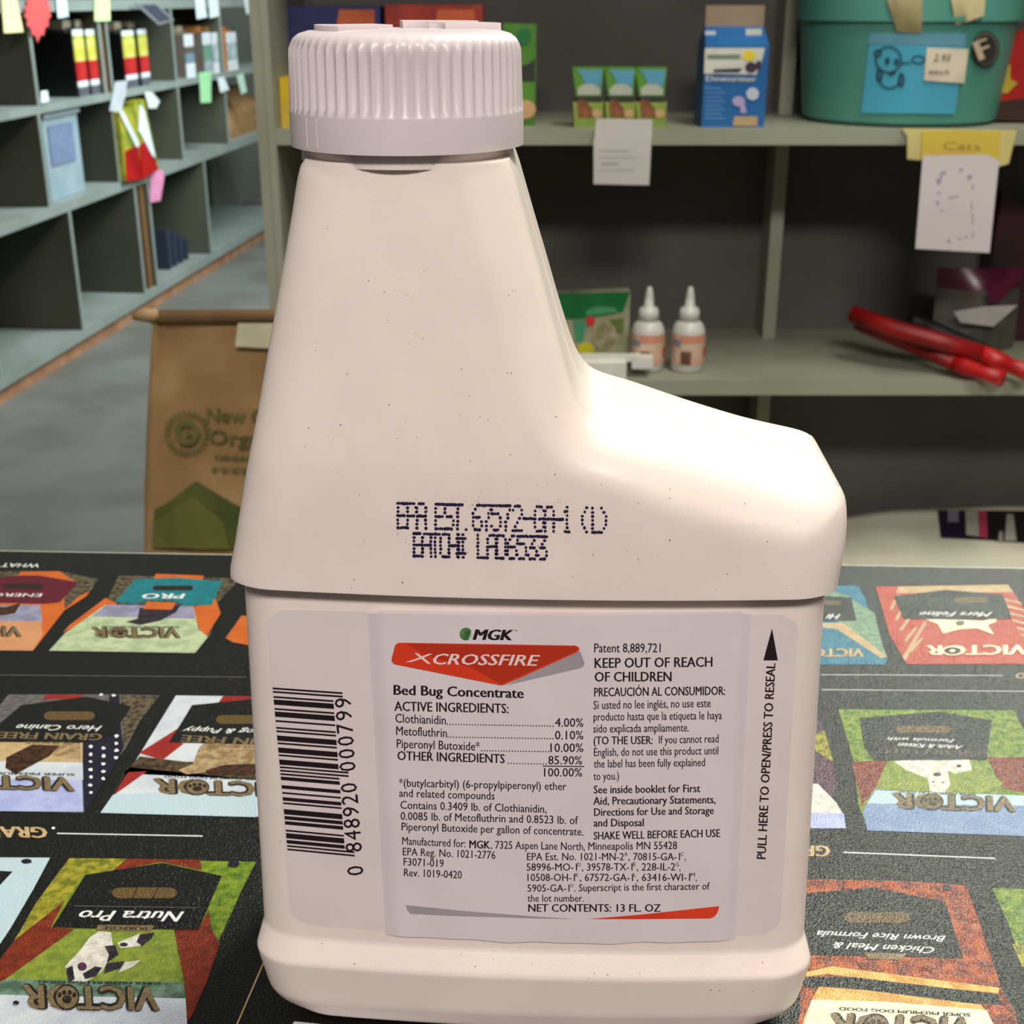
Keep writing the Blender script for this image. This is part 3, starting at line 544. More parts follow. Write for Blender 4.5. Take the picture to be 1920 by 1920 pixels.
E.fill([(748, 1205), (1079, 1210.3), (1085, 1213), (1087, 1218), (1082, 1223), (946, 1284), (938, 1285), (739, 1245.5), (734, 1240), (734.5, 1234), (741, 1209)], M_red); E.lv = .00005
E.fill([(764, 1207), (1078, 1212), (1084, 1217), (1079, 1222), (940, 1283), (880, 1250), (800, 1230)], M_rdd); E.lv = .00008
E.text('CROSSFIRE', (812, 1245.6), (1013, 1248.4), 20, .02, .28, M_wht)
E.poly([(759.5, 1242), (772, 1241), (790, 1235), (811, 1226), (803, 1226), (786, 1233)], M_wht); E.poly([(777, 1224.5), (783, 1225), (800, 1238), (808, 1245), (801, 1244), (790, 1235)], M_wht)
E.text('R', (1010, 1231.5), (1013, 1231.5), 3, 0, 0, M_wht); E.out('printed_badge', book)['label'] = 'red arrow shaped badge with product lettering'
S = Ink(boff2); S.fill([(760.6, 1697), (880, 1709), (1000, 1718), (1082, 1723.4), (1000, 1722), (850, 1717.5), (769.6, 1713.5), (764.7, 1709)], M_gry)
S.fill([(1101, 1723.4), (1200, 1715), (1348.4, 1699), (1347.5, 1706), (1343, 1715), (1338, 1720), (1331, 1722.3), (1200, 1723.6)], M_red); S.out('printed_swoosh', book)['label'] = 'grey and red tapering bands'
# vertical strip and barcode on the label itself
Pn = Ink(.00022); Pn.text('PULL HERE TO OPEN/PRESS TO RESEAL', (1435.7, 1611), (1454, 1243.6), 16.6, B1, 0, lean=0); Pn.poly([(1447.7, 1178.5), (1431.6, 1238), (1458.4, 1238)], M_ink); Pn.out('printed_instruction', lab)
Lc = ['0001101', '0011001', '0010011', '0111101', '0100011', '0110001', '0101111', '0111011', '0110111', '0001011']
code = '101'+''.join(Lc[int(c)] for c in '848920')+'01010'+''.join(''.join('1' if q == '0' else '0' for q in Lc[int(c)]) for c in '000799')+'101'
BC = Ink(.00022); q = lambda u, v: (511+131*u+28*v*(1-u)+23*v*u, 1289+9*u+305*v*(1-u)+308*v*u)
i = 0
while i < 95:
    if code[i] == '1':
        j = i
        while j < 95 and code[j] == '1': j += 1
        v0, v1 = 1-i/95, 1-j/95; ue = 1.0 if (i < 3 or i > 91 or 45 <= i <= 49) else .86
        BC.poly([q(0, v1), q(ue, v1), q(ue, v0), q(0, v0)], M_ink); i = j
    else: i += 1
def digits(s, x0, y0, x1, y1):
    for k, ch in enumerate(s):
        t = k/(len(s)-1) if len(s) > 1 else 0; x = x0+(x1-x0)*t; y = y0+(y1-y0)*t
        BC.text(ch, (x, y), (x-1.6, y-17.5), 28.5, 0, 0, lean=-.07)
digits('0', 682, 1640, 682, 1640); digits('848920', 679, 1596, 670, 1484.5); digits('000799', 667.5, 1444.5, 659, 1325); BC.out('barcode', lab)
# ink jet stamp
G5 = {'E': '11111 10000 10000 11110 10000 10000 11111', 'P': '11110 10001 10001 11110 10000 10000 10000', 'A': '01110 10001 10001 11111 10001 10001 10001', 'S': '01111 10000 10000 01110 00001 00001 11110',
 'T': '11111 00100 00100 00100 00100 00100 00100', '6': '00110 01000 10000 11110 10001 10001 01110', '7': '11111 00001 00010 00010 00100 00100 00100', '5': '11111 10000 11110 00001 00001 10001 01110', '2': '01110 10001 00001 00010 00100 01000 11111',
 '-': '00000 00000 00000 11111 00000 00000 00000', 'G': '01110 10001 10000 10111 10001 10001 01110', '1': '00100 01100 00100 00100 00100 00100 01110', '(': '00010 00100 01000 01000 01000 00100 00010', ')': '01000 00100 00010 00010 00010 00100 01000',
 'L': '10000 10000 10000 10000 10000 10000 11111', 'B': '11110 10001 10001 11110 10001 10001 11110', 'C': '01110 10001 10000 10000 10000 10001 01110', 'H': '10001 10001 10001 11111 10001 10001 10001', '#': '01010 11111 01010 01010 01010 11111 01010',
 'D': '11110 10001 10001 10001 10001 10001 11110', '3': '11111 00010 00100 01110 00001 10001 01110', '.': '00000 00000 00000 00000 00000 00000 00100'}
ST = Ink(.00004)
def stamp(chs, y, pitch=4.05, rp=7.6):
    for ch, x in chs:
        for r, row in enumerate(G5[ch].split()):
            for c, bit in enumerate(row):
                if bit == '1':
                    px_ = x+c*pitch+random.uniform(-.5, .5); py_ = y+r*rp+.024*(x-745)+random.uniform(-.5, .5); a = random.uniform(2.5, 3.5); b = random.uniform(2.7, 3.6)
                    ST.add(np.array([(px_+a*math.cos(2*math.pi*k/9), py_-b*math.sin(2*math.pi*k/9)) for k in range(9)]), [tuple(range(8, -1, -1))], M_stamp)
stamp([('E', 746), ('P', 764), ('A', 782), ('E', 817), ('S', 834), ('T', 850), ('.', 866), ('6', 887), ('7', 904), ('5', 922), ('7', 940), ('2', 962), ('-', 983), ('G', 1003), ('A', 1022), ('-', 1039), ('1', 1055), ('(', 1088), ('L', 1111), (')', 1124)], 944)
stamp([('B', 776), ('A', 792), ('T', 808), ('C', 826), ('H', 842), ('#', 856), ('L', 896), ('A', 914), ('D', 932), ('6', 952), ('5', 970), ('3', 990), ('3', 1009)], 1000, 4.0, 7)
for k in range(150):
    x = random.uniform(740, 1080); y = random.choice([random.gauss(940, 7), random.gauss(1002, 6), random.uniform(935, 1050)]); r = random.uniform(.3, .8)
    ST.add(np.array([(x+r, y), (x, y-r), (x-r, y), (x, y+r)]), [(3, 2, 1, 0)], M_stamp)
ST.out('stamped_code', body)['label'] = 'dark violet dot-printed code'
SPK = Ink(.00004); ms = mat('dust', (96, 70, 58), .8)
for k in range(230):
    x = random.uniform(520, 1530); y = random.uniform(420, 1870)
    if y > 1130 and 690 < x < 1410 and y < 1760: continue
    r = random.uniform(.6, 1.5)
    if x < 560+(900-y)*.1 or x > 950+max(0, y-420)*.28+(400 if y > 900 else 0): continue
    SPK.add(np.array([(x+r*random.uniform(.5, 1.5), y), (x, y-r), (x-r, y+.3), (x+.3, y+r*random.uniform(.5, 1.5))]), [(3, 2, 1, 0)], ms)
sk = SPK.out('dust_specks', body); sk['kind'] = 'stuff'
# cap
cc = lon(763, 200, 0); ccx = cc[0]; zb_ = lon(763, 293, -.0177)[2]; zt_ = lon(763, 62, -.016)[2]
R0 = (lon(980, 262, 0)[0]-lon(548, 262, 0)[0])/2; R1 = (lon(975, 110, 0)[0]-lon(542.5, 110, 0)[0])/2
zr_ = lon(763, 222, -.0177)[2]
print('cap', ccx, zb_, zt_, R0, R1, zr_)
NA = 480; zl = [(zb_, R0, 0), (zr_-.0003, R0-.00002, 0), (zr_, R0-.00006, 0), (zr_+.0009, R0-.0001, 1), (zt_-.0035, R1, 1), (zt_-.0026, R1-.00005, .9), (zt_-.0018, R1-.0003, .4), (zt_-.001, R1-.0008, .1), (zt_-.0004, R1-.0016, 0), (zt_, R1-.003, 0), (zt_+.0002, R1-.006, 0)]
cv = []; 
for z, r, rb in zl:
    for k in range(NA):
        a = 2*math.pi*k/NA; m_ = .5+.5*math.cos(a*60); m_ = m_**.6
        cv.append((ccx+(r-rb*.00062*m_)*math.cos(a), (r-rb*.00062*m_)*math.sin(a), z))
nr = len(zl); cfc = [(i*NA+k, i*NA+(k+1) % NA, (i+1)*NA+(k+1) % NA, (i+1)*NA+k) for i in range(nr-1) for k in range(NA)]
base = len(cv)
for k in range(NA): a = 2*math.pi*k/NA; cv.append((ccx+(R0-.0012)*math.cos(a), (R0-.0012)*math.sin(a), zb_))
for k in range(NA): a = 2*math.pi*k/NA; cv.append((ccx+(R0-.0012)*math.cos(a), (R0-.0012)*math.sin(a), zb_+.010))
cfc += [(k, base+k, base+(k+1) % NA, (k+1) % NA) for k in range(NA)]+[(base+k, base+NA+k, base+NA+(k+1) % NA, base+(k+1) % NA) for k in range(NA)]
cfc += [tuple((nr-1)*NA+k for k in range(NA))]
cap = mesh('cap', cv, cfc, M_cap, br, smooth=True, local=True)
md = cap.modifiers.new('edges', 'EDGE_SPLIT'); md.split_angle = math.radians(50)
rm = MB()
def arc(r0, r1, a0, a1, z0, z1, n=16):
    P = []
    for k in range(n+1):
        a = math.radians(a0+(a1-a0)*k/n); P.append((r1*math.cos(a), r1*math.sin(a)))
    for k in range(n, -1, -1):
        a = math.radians(a0+(a1-a0)*k/n); P.append((r0*math.cos(a), r0*math.sin(a)))
    rm.slab([(ccx+x, y, z0) for x, y in P], (0, 0, z1-z0))
arc(.0045, R1-.0034, 42, 100, zt_, zt_+.0012); arc(.005, R1-.004, 118, 160, zt_, zt_+.0007); arc(.005, R1-.004, 170, 232, zt_, zt_+.0008)
arc(.006, R1-.003, 5, 50, zt_, zt_+.0010)
rm.out('raised_marking', M_cap, cap, local=True)
sv = MB(); 
for px_ in (579, 602):
    a = math.acos((lon(px_, 250, -.01)[0]-ccx)/R0); sv.tube([(ccx+R0*math.cos(a), -R0*math.sin(a), zb_+.0004), (ccx+R0*math.cos(a), -R0*math.sin(a), zr_-.0006)], .00012, n=6)
sv.out('mould_line', M_cap, cap, local=True)
nk = MB(); nk.lathe([(.0161, ZT-.0008), (.0161, zb_+.009)], (ccx, 0, 0), n=64); nk.out('neck', M_pl, br, smooth=False, local=True)
# ------------------------------------------------------------------ left wall shelving, running away from the viewer
pa = on_z(0, 768, 0); pb = on_z(490, 455, 0)
ev = (pb-pa); ev.z = 0; ev.normalize(); nv = Vector((ev.y, -ev.x, 0))   # along the unit / out of its front
print('left shelf', pa, pb, ev)
def lf(s, w_, z): p = pa+ev*s+nv*w_; return (p.x, p.y, z)
def lpx(px, py, w_=0.0):   # (s, z) seen at a point, in the plane w_ in front of the unit
    d = Vector(rays([px], [py])[0]); c = Vector(C0); k = ((pa+nv*w_-c).dot(nv))/d.dot(nv); p = c+d*k
    return (p-pa).dot(ev), p.z
M_ls = mat('grey green shelf paint', (136, 142, 138), .5, (126, 134, 128), 6)
M_lshade = mat('shelf paint in shade', (74, 74, 60), .7, (66, 68, 56), 4)  # same shelf paint, with the shade inside the bays put into the colour
M_wd = mat('brown wood', (112, 76, 44), .6, (92, 60, 34), 20, stretch=(1, 1, .1)); M_toe = mat('toe board wood', (176, 128, 96), .55, (150, 104, 76), 9)
zA = lpx(0, 211)[1]; zA2 = lpx(0, 228)[1]; zB = lpx(0, 421)[1]; zB2 = lpx(0, 444)[1]; zC = lpx(0, 711)[1]; zC2 = lpx(0, 733)[1]; zT = lpx(400, -2)[1]; zT2 = lpx(400, 14)[1]
print('shelf z', zA, zA2, zB, zB2, zC, zC2, zT, zT2)
lu = thing('wall_shelving', 'long grey green wall shelving with shaded compartments along the left side', 'shelving', tuple(pa))
S0, S1 = -1.2, 3.35
for z1, z0 in ((zT, zT2), (zA, zA2), (zB, zB2), (zC, zC2)):
    MB().box((S0, -.42, z0), (S1, 0, z1), 0, lf).out('shelf_board', M_ls, lu)
MB().box((S0, -.42, zT+.4), (S1, 0, zT+.42), 0, lf).out('shelf_board', M_ls, lu)
MB().box((S0, -.44, 0), (S1, -.42, zT+.42), 0, lf).out('back_panel', M_lshade, lu)
MB().box((S0, -.06, 0), (S1, -.02, zC2), 0, lf).out('toe_board', M_toe, lu)
def div(px, py, z0, z1, two=False, sw=.018, part='divider'):
    s = lpx(px, py)[0]
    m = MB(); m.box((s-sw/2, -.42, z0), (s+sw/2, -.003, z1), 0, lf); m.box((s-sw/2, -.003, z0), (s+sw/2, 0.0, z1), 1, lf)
    m.out(part, [M_lshade, M_ls], lu)
for px, py in ((73, 195), (199, 172), (332, 153), (421, 142)): div(px, py, zA, zT2)
for px, py in ((94, 383), (226, 345), (346, 302), (431, 276)): div(px, py, zB, zA2)
for px, py in ((3, 712), (158, 622), (274, 556), (398, 481)): div(px, py, zC, zB2)
for px, py, z0, z1 in ((207, 170, zA, zT2), (290, 546, zC, zB2)):
    s = lpx(px, py)[0]; div(px+ (7 if py > 300 else 5), py-(6 if py > 300 else 2), z0, z1)
    MB().box((s-.022, -.03, z0), (s+.022, -.012, z1), 0, lf).out('wood_post', M_wd, lu)
# the wall behind it
M_wl = M_wall
struct(MB().box((-3, -.60, 0), (6, -.46, 3.0), 0, lf).out('wall_left', M_wl))
def M(name, c, r=.5, c2=None, sc=30, **k): return mat(name, c, r, c2, sc, **k)
def lpoly(pts, w_, th, m, name, parent=None):
    """thin sheet hanging in the plane w_ in front of the unit"""
    P = [lf(*((lambda q: (q[0], w_, q[1]))(lpx(x, y, w_)))) for x, y in pts]
    return MB().slab(P, tuple(-nv*th), 0).out(name, m, parent)
tags = [([(2, -20), (28, -20), (44, 60), (8, 62)], 'cream yellow', (244, 226, 170), 'pale yellow price tag at the top left corner, biggest on the upper shelf edge'),
 ([(104, -20), (122, -20), (129, 31), (109, 34)], 'pale blue white', (206, 222, 226), 'pale blue-white price tag between the red burst tag and the green tag'),
 ([(178, -20), (205, -20), (207, 39), (178, 40)], 'light green', (206, 232, 160), 'light green price tag over the wooden post on the upper shelf edge'),
 ([(365, -10), (381, -10), (389, 32), (370, 36)], 'white', (226, 232, 236), 'white price tag, left one of the close pair on the upper shelf edge'),
 ([(391, -10), (408, -10), (411, 30), (394, 34)], 'white', (226, 232, 236), 'white price tag, right one of the close pair on the upper shelf edge'),
 ([(455, -10), (470, -10), (474, 22), (463, 27)], 'white', (226, 232, 236), 'white price tag nearest the grey upright, on the upper shelf edge'),
 ([(77, 171), (89, 170), (92, 190), (78, 193)], 'white', (226, 232, 236), 'small white tag standing at the foot of the first divider, middle shelf'),
 ([(217, 153), (239, 151), (236, 176), (227, 212), (206, 208)], 'grey white', (186, 188, 196), 'large greyish white tag hanging left of the red pouches'),
 ([(271, 172), (285, 172), (300, 190), (293, 203), (279, 203)], 'off white', (214, 216, 210), 'off-white tag hanging just right of the red pouches'),
 ([(374, 136), (396, 134), (396, 192), (377, 193)], 'mint green', (164, 220, 164), 'long mint green tag below the clear bottles'),
 ([(408, 146), (420, 144), (430, 168), (414, 174)], 'white', (226, 232, 236), 'white tag hanging right of the mint green tag'),
 ([(444, 142), (456, 138), (463, 172), (453, 177)], 'pale mint', (198, 226, 206), 'narrow pale mint tag nearest the upright on the middle shelf edge'),
 ([(283, 320), (306, 318), (308, 332), (301, 376), (282, 380)], 'pink', (226, 142, 180), 'pink tag hanging under the red pouches')]
for i, (P, mn, c, lb_) in enumerate(tags):
    tag(lpoly(P, .006, .002, M('tag '+mn, c, .6), 'shelf_tag'), lb_, 'tag', 'tags along the left shelf edges')
# red burst tag
P = []; cx, cy = 71, 26
for k in range(28):
    a = 2*math.pi*k/28; r = 1 if k % 2 else .84
    x, y = cx+25*r*math.cos(a), cy-30+0*r; P.append((cx+26*r*math.cos(a), 22+(58 if math.sin(a) > 0 else 48)*r*math.sin(a)*(1-.35*abs(math.cos(a)))))
tag(lpoly(P, .008, .002, M('tag coral', (222, 84, 84), .6), 'burst_tag'), 'coral red spiky starburst price tag hanging from the upper shelf edge', 'tag', 'tags along the left shelf edges')
sgn = thing('hinged_sign', 'dark slate sign in a pale frame tilting out from the upper left shelf edge', 'sign', lf(lpx(290, 20)[0], .02, lpx(290, 20)[1]))
lpoly([(252, 5), (295, 6), (327, 38), (298, 47)], .03, .004, M('sign frame', (128, 128, 132), .5), 'frame', sgn)
lpoly([(265, 9), (292, 9), (321, 36), (300, 41)], .032, .002, M('slate', (62, 66, 82), .5), 'panel', sgn)
# tall pouches with coloured side gussets
def gusset_bag(x0, x1, ytop, ybot, dark, cols, label, grp, ysh, din=.30, capc=None):
    s0, zb0 = lpx(x0, ybot, -.02); s1, _ = lpx(x1, ybot, -.02); z0 = zA; zt = lpx((x0+x1)/2-6, ytop, -.02)[1]
    b = thing('pet_food_bag', label, 'bag', lf((s0+s1)/2, -.1, z0), grp)
    m = MB(); n = len(cols)
    def yy(t): return z0+(zt-z0)*t
    tn = (zt-z0)
    m.box((s0, -.02-din, z0), (s1, -.022, yy(.90)), 0, lf)
    m.slab([lf(s0, -.022-din, yy(.90)), lf(s0, -.022, yy(.90)), lf((s0+s1)/2, -.06, zt), lf((s0+s1)/2, -.02-din, zt)], tuple(ev*(s1-s0)*.9), 0)
    m.out('body', dark, b)
    g = MB(); 
    for k in range(n): g.slab([lf(s0+.004, -.020, yy(cols[k][0])), lf(s1-.004, -.020, yy(cols[k][0])), lf(s1-.004, -.020, yy(cols[k][1])), lf(s0+.004, -.020, yy(cols[k][1]))], tuple(nv*.004), k)
    g.out('side_panel', [c[2] for c in cols], b)
    t = MB().box(((s0+s1)/2-.03, -.05-din*.55, zt-.012), ((s0+s1)/2+.03, -.05, zt+.016), 0, lf); t.out('folded_top', capc or M('fold tan', (150, 136, 116), .6), b)
    return b
M_bk = M('glossy black film', (14, 14, 16), .3); cy_ = M('film yellow', (196, 186, 70), .3, (220, 216, 140), 12); cr_ = M('film red', (190, 44, 44), .3, (170, 30, 34), 20); cw_ = M('film white', (224, 226, 232), .3); cgr = M('film green', (150, 170, 60), .3, (190, 190, 70), 15); cgy = M('film grey', (90, 90, 100), .4)
cols = [(0, .14, cgy), (.10, .22, cw_), (.22, .5, cr_), (.5, .80, cy_), (.80, .86, cgr), (.86, .94, cw_)]
gusset_bag(145, 166, 47, 168, M_bk, cols, 'black pet food bag with yellow and red side, leftmost of the four', 'black bags on the left shelf', zA)
gusset_bag(169, 187, 47, 164, M_bk, cols, 'black pet food bag with yellow and red side, beside the wooden post', 'black bags on the left shelf', zA)
gusset_bag(236, 259, 50, 160, M_bk, cols, 'black pet food bag right of the wooden post, above the red pouches', 'black bags on the left shelf', zA)
gusset_bag(265, 282, 48, 158, M_bk, cols, 'black pet food bag, rightmost of the four, beside an empty bay', 'black bags on the left shelf', zA)
M_clr = M('clear silver film', (196, 208, 212), .25, (150, 160, 166), 20); M_kr = M('kraft film', (176, 112, 56), .5); M_gb = M('grey brown film', (100, 88, 80), .4)
cs = [(0, .30, cw_), (.30, .52, M('film slate', (120, 140, 160), .3)), (.52, .66, M_gb), (.66, .92, cw_)]; cs2 = [(0, .3, M_clr), (.3, .68, M('film sage', (110, 150, 128), .3)), (.68, .95, cw_)]; cs3 = [(0, .25, cw_), (.25, .7, M_clr), (.7, .95, cw_)]
gusset_bag(350, 367, 57, 147, M_gb, cs, 'white and brown sided pouch beside the divider, first of the silvery pouches', 'silvery pouches on the left shelf', zA, .16)
gusset_bag(384, 399, 57, 140, M_gb, cs2, 'green and white sided silvery pouch above the mint tag', 'silvery pouches on the left shelf', zA, .12, M_kr)
gusset_bag(401, 415, 57, 138, M_gb, cs3, 'silvery pouch with kraft back, third of the silvery pouches', 'silvery pouches on the left shelf', zA, .1, M_kr)
gusset_bag(428, 446, 57, 135, M_kr, cs3, 'silvery pouch nearest the grey upright', 'silvery pouches on the left shelf', zA, .14, M_kr)
# clear plastic bin standing on the middle shelf
bs0, bz = lpx(97, 377, -.03); bs1 = lpx(162, 372, -.03)[0]; bt = lpx(120, 205, -.03)[1]
bn = thing('plastic_bin', 'tall cloudy clear plastic bin in the left shelving', 'bin', lf((bs0+bs1)/2, -.1, zB))
m_bin = M('cloudy plastic', (176, 190, 200), .25, (160, 178, 190), 8, alpha=.7)
m = MB()
for a, b in (((bs0, -.036, zB), (bs1, -.03, bt)), ((bs0, -.25, zB), (bs1, -.244, bt)), ((bs0, -.244, zB), (bs0+.006, -.036, bt)), ((bs1-.006, -.244, zB), (bs1, -.036, bt)), ((bs0, -.25, zB), (bs1, -.03, zB+.006))): m.box(a, b, 0, lf)
m.out('tub', m_bin, bn); MB().box((bs0-.004, -.028, bt-.014), (bs1+.004, -.020, bt), 0, lf).out('rim', M('bin rim', (170, 182, 188), .3), bn)
MB().box((bs0+.03, -.029, bt-.16), (bs1-.05, -.026, bt-.04), 0, lf).out('paper_slip', M('slip blue grey', (112, 126, 156), .6), bn)
MB().box((bs1, -.06, bt-.22), (bs1+.012, -.04, bt-.18), 0, lf).out('latch', M('bin rim', (170, 182, 188), .3), bn)
# red pouches hanging out of the middle bay
for k, (P0, P1, P2, lab_) in enumerate((([(222, 210), (252, 200), (262, 262), (268, 336), (236, 340)], [(224, 210), (231, 208), (258, 262), (262, 274), (256, 276)], [(235, 284), (262, 270), (268, 336), (238, 340)], 'red and yellow treat pouch with a white band, left one leaning out of the shelf'),
        ([(252, 190), (270, 186), (284, 250), (298, 318), (268, 336), (258, 262)], [(264, 196), (272, 210), (292, 296), (286, 292), (262, 246)], [(262, 270), (282, 264), (297, 318), (268, 336)], 'red treat pouch with a broad white band, right one above the pink tag'))):
    s, z = lpx(*P0[0]); t = thing('treat_pouch', lab_, 'pouch', lf(s, .02, z), 'red pouches in the left shelving')
    w0 = .020+.004*k
    lpoly(P0, w0, .035, M('film olive yellow', (168, 160, 50), .35, (120, 128, 40), 20), 'body', t); lpoly(P2, w0+.003, .006, M('film deep red', (178, 20, 22), .3, (150, 12, 16), 12), 'red_panel', t)
    lpoly(P1, w0+.006, .004, M('film bright white', (232, 238, 240), .25), 'white_band', t)
# odd things deeper in the bays
s, z = lpx(306, 490, -.12); b = MB(); 
for k in range(7): b.box((s-.10+.035*k, -.26+.01*(k % 3), zC), (s-.07+.035*k, -.06-.01*(k % 2), zC+.16-.012*k), k % 2, lf)
tb = thing('folded_net', 'dark blue folded netting lying in the lowest left bay', 'netting', lf(s, -.15, zC)); b.out('folds', [M('navy cloth', (30, 38, 56), .8), M('navy light', (52, 66, 92), .8)], tb)['kind'] = 'stuff'
s0 = lpx(438, 262, -.05)[0]; s1 = lpx(478, 250, -.05)[0]
kb = MB(); z0 = zB
kb.slab([lf(s0, -.30, z0), lf(s0, -.05, z0), lf(s0+.02, -.06, z0+.10), lf(s0+.02, -.16, z0+.2), lf(s0+.02, -.28, z0+.2)], tuple(ev*(s1-s0+.15)), 0)
tag(kb.out('paper_sack', M('sack tan', (150, 112, 70), .8, (132, 96, 58), 20)), 'slumped tan paper sack in the far bay beside the grey upright', 'sack')
# ------------------------------------------------------------------ shelving straight ahead
YF, YB = 1.80, 2.11
M_bs = mat('sage grey shelf paint', (148, 150, 132), .55, (138, 140, 120), 5); M_bp = mat('charcoal back panel', (90, 87, 85), .8, (80, 78, 75), 4)
bu = thing('back_shelving', 'sage grey shelving unit with charcoal back behind the bottle', 'shelving', (.2, 1.95, 0))
X0 = on_y(519, 270, YF).x; X1 = 1.5
z1a, z1b = on_y(1200, 244, YF).z, on_y(1200, 272, YF).z; z2a, z2b = on_y(1500, 714, YF).z, on_y(1500, 741, YF).z
dz_ = z1a-z2a; z3a = .16
print('back shelf', X0, z1a, z1b, z2a, z2b)
for a, b in ((z1a, z1b), (z2a, z2b), (z1a+dz_, z1b+dz_), (z3a, z3a-.02)): MB().box((X0, YF, b), (X1, YB, a)).out('shelf_board', M_bs, bu)
MB().box((X0, YB, 0), (X1, YB+.012, 1.46)).out('back_panel', M_bp, bu)
MB().box((X0-.020, YF-.004, 0), (X0, YB+.012, 1.46)).out('side_panel', M_bs, bu)
MB().box((X0-.0225, YF-.012, 0), (X0-.010, YF-.004, 1.46)).out('front_stile', M_bs, bu)
MB().box((X1, YF, 0), (X1+.02, YB+.012, 1.46)).out('side_panel', M_bs, bu)
MB().box((X0, YF+.02, 0), (X1, YF+.03, z3a-.02)).out('toe_board', M_bs, bu)
xd = on_y(1450, 500, 2.05).x
for a, b in ((z2a, z1b), (z1a, z1b+dz_), (z3a, z2b)): MB().box((xd-.010, 2.045, a), (xd+.010, YB, b)).out('batten', M_bs, bu)
def yq(pts, y, th=.0006, m=0, mb=None):
    mb = mb or MB(); mb.slab([on_y(px, py, y) for px, py in pts], (0, -th, 0), m); return mb
def ytext(t, a, b, cap, y, m, name, parent, bold=0, shear=0):
    P, Fc = text_px(t, a, b, cap, bold, shear, 0); V = [on_y(px, py, y) for px, py in P]
    V = [(v.x, v.y-(LV[0][i] if np.ndim(LV[0]) else 0)*30, v.z) for i, v in enumerate(V)]
    return mesh(name, V, Fc, m, parent)
def R4(x0, y0, x1, y1): return [(x0, y1), (x1, y1), (x1, y0), (x0, y0)]
def blob(cx, cy, rx, ry, n=12): return [(cx+rx*math.cos(2*math.pi*k/n), cy+ry*math.sin(2*math.pi*k/n)) for k in range(n)]
def cbox(x0, x1, z0, z1, y0, y1): return MB().box((x0, y0, z0), (x1, y1, z1))
# boxes behind the cap
def shelfbox(px0, px1, pyt, y, dep, z0, mt, name, label, cat, grp=None):
    x0, x1 = on_y(px0, pyt, y).x, on_y(px1, pyt, y).x; zt = on_y(px0, pyt, y).z
    t = thing(name, label, cat, ((x0+x1)/2, y+dep/2, z0), grp); cbox(x0, x1, z0, zt, y, y+dep).out('body', mt, t); return t, x0, x1, zt
t, *_ = shelfbox(533, 712, 12, 1.95, .10, z1a, M('box indigo', (40, 38, 104), .4, (30, 30, 80), 20), 'treat_box', 'indigo and orange box behind the left of the cap', 'box', 'boxes hidden behind the cap')
yq([(636, 18), (702, 18), (702, 60), (630, 60)], 1.9495).out('front_panel', M('box orange', (204, 104, 50), .4, (170, 70, 40), 15), t)
t, *_ = shelfbox(722, 905, 9, 1.95, .10, z1a, M('box red', (176, 56, 34), .4, (150, 40, 26), 25), 'treat_box', 'orange red box behind the middle of the cap', 'box', 'boxes hidden behind the cap')
yq([(820, 18), (890, 18), (890, 60), (815, 60)], 1.9495).out('front_panel', M('box bright orange', (220, 100, 54), .4), t)
t, *_ = shelfbox(522, 560, 146, 1.84, .10, z1a, M('carton yellow', (206, 172, 30), .4, (190, 160, 60), 12), 'carton', 'narrow yellow carton against the left side panel, behind the cap', 'carton')
yq([(514+2, 150), (523, 148), (527, 245), (519, 246)], 1.8385).out('side_face', M('carton dark brown', (34, 14, 12), .5), t)
# green pouches
M_pg = M('pouch green', (84, 140, 44), .4, (60, 112, 34), 20); M_pb = M('pouch blue', (86, 150, 178), .4, (70, 130, 168), 20); M_pd = M('pouch dark', (36, 42, 34), .6); M_dg = M('dog print brown', (144, 88, 50), .5, (110, 64, 36), 60); M_dl = M('dog print cream', (200, 160, 112), .5); M_lg = M('pouch lime', (142, 160, 70), .4, (120, 140, 60), 20); M_pw = M('pouch lettering band', (170, 178, 160), .5)
def pouch(x, label, grp='green treat tubs on the right shelf'):
    y = 1.84; a = on_y(x+29, 240, y)
    t = thing('treat_tub', label, 'tub', (a.x, y+.02, z1a), grp)
    def bb(pts, dep, m, nm, parent=t): return MB().slab([on_y(px, py, y) for px, py in pts], (0, dep, 0)).out(nm, m, parent)
    bt_ = on_y(x, 240, y).z; zsh = z1a-bt_
    lo_ = bb([(x+2, 243), (x+55, 243), (x+57, 191), (x, 191)], .045, M_lg, 'body')
    bb([(x+4, 192), (x+54, 192), (x+52, 181), (x+6, 181)], .035, M_pd, 'neck')
    up = bb([(x+5, 181), (x+52, 181), (x+58, 127), (x-2, 127)], .03, M_pg, 'header')
    bb([(x+24, 162), (x+50, 162), (x+54, 131), (x+6, 131), (x+16, 142)], -.0008, M_pb, 'blue_print', up); bb([(x+8, 178), (x+50, 178), (x+50, 166), (x+38, 158), (x+18, 158), (x+8, 166)], -.0012, M_pw, 'lettering_band', up)
    bb([(x+10, 220), (x+36, 220), (x+34, 202), (x+22, 188), (x+12, 186), (x+6, 196)], -.0008, M_dg, 'dog_print', lo_); bb(blob(x+44, 213, 9, 8), -.0010, M_dl, 'puppy_print', lo_)
    return t
pouch(1075, 'green and blue tub with dog picture, left of the three in a row'); pouch(1135, 'green and blue tub with dog picture, middle of the three in a row'); pouch(1193, 'green and blue tub with dog picture, right of the three in a row')
t = thing('treat_bag', 'tall green treat bag half hidden behind the right side of the cap', 'bag', (on_y(975, 240, 1.86).x, 1.88, z1a))
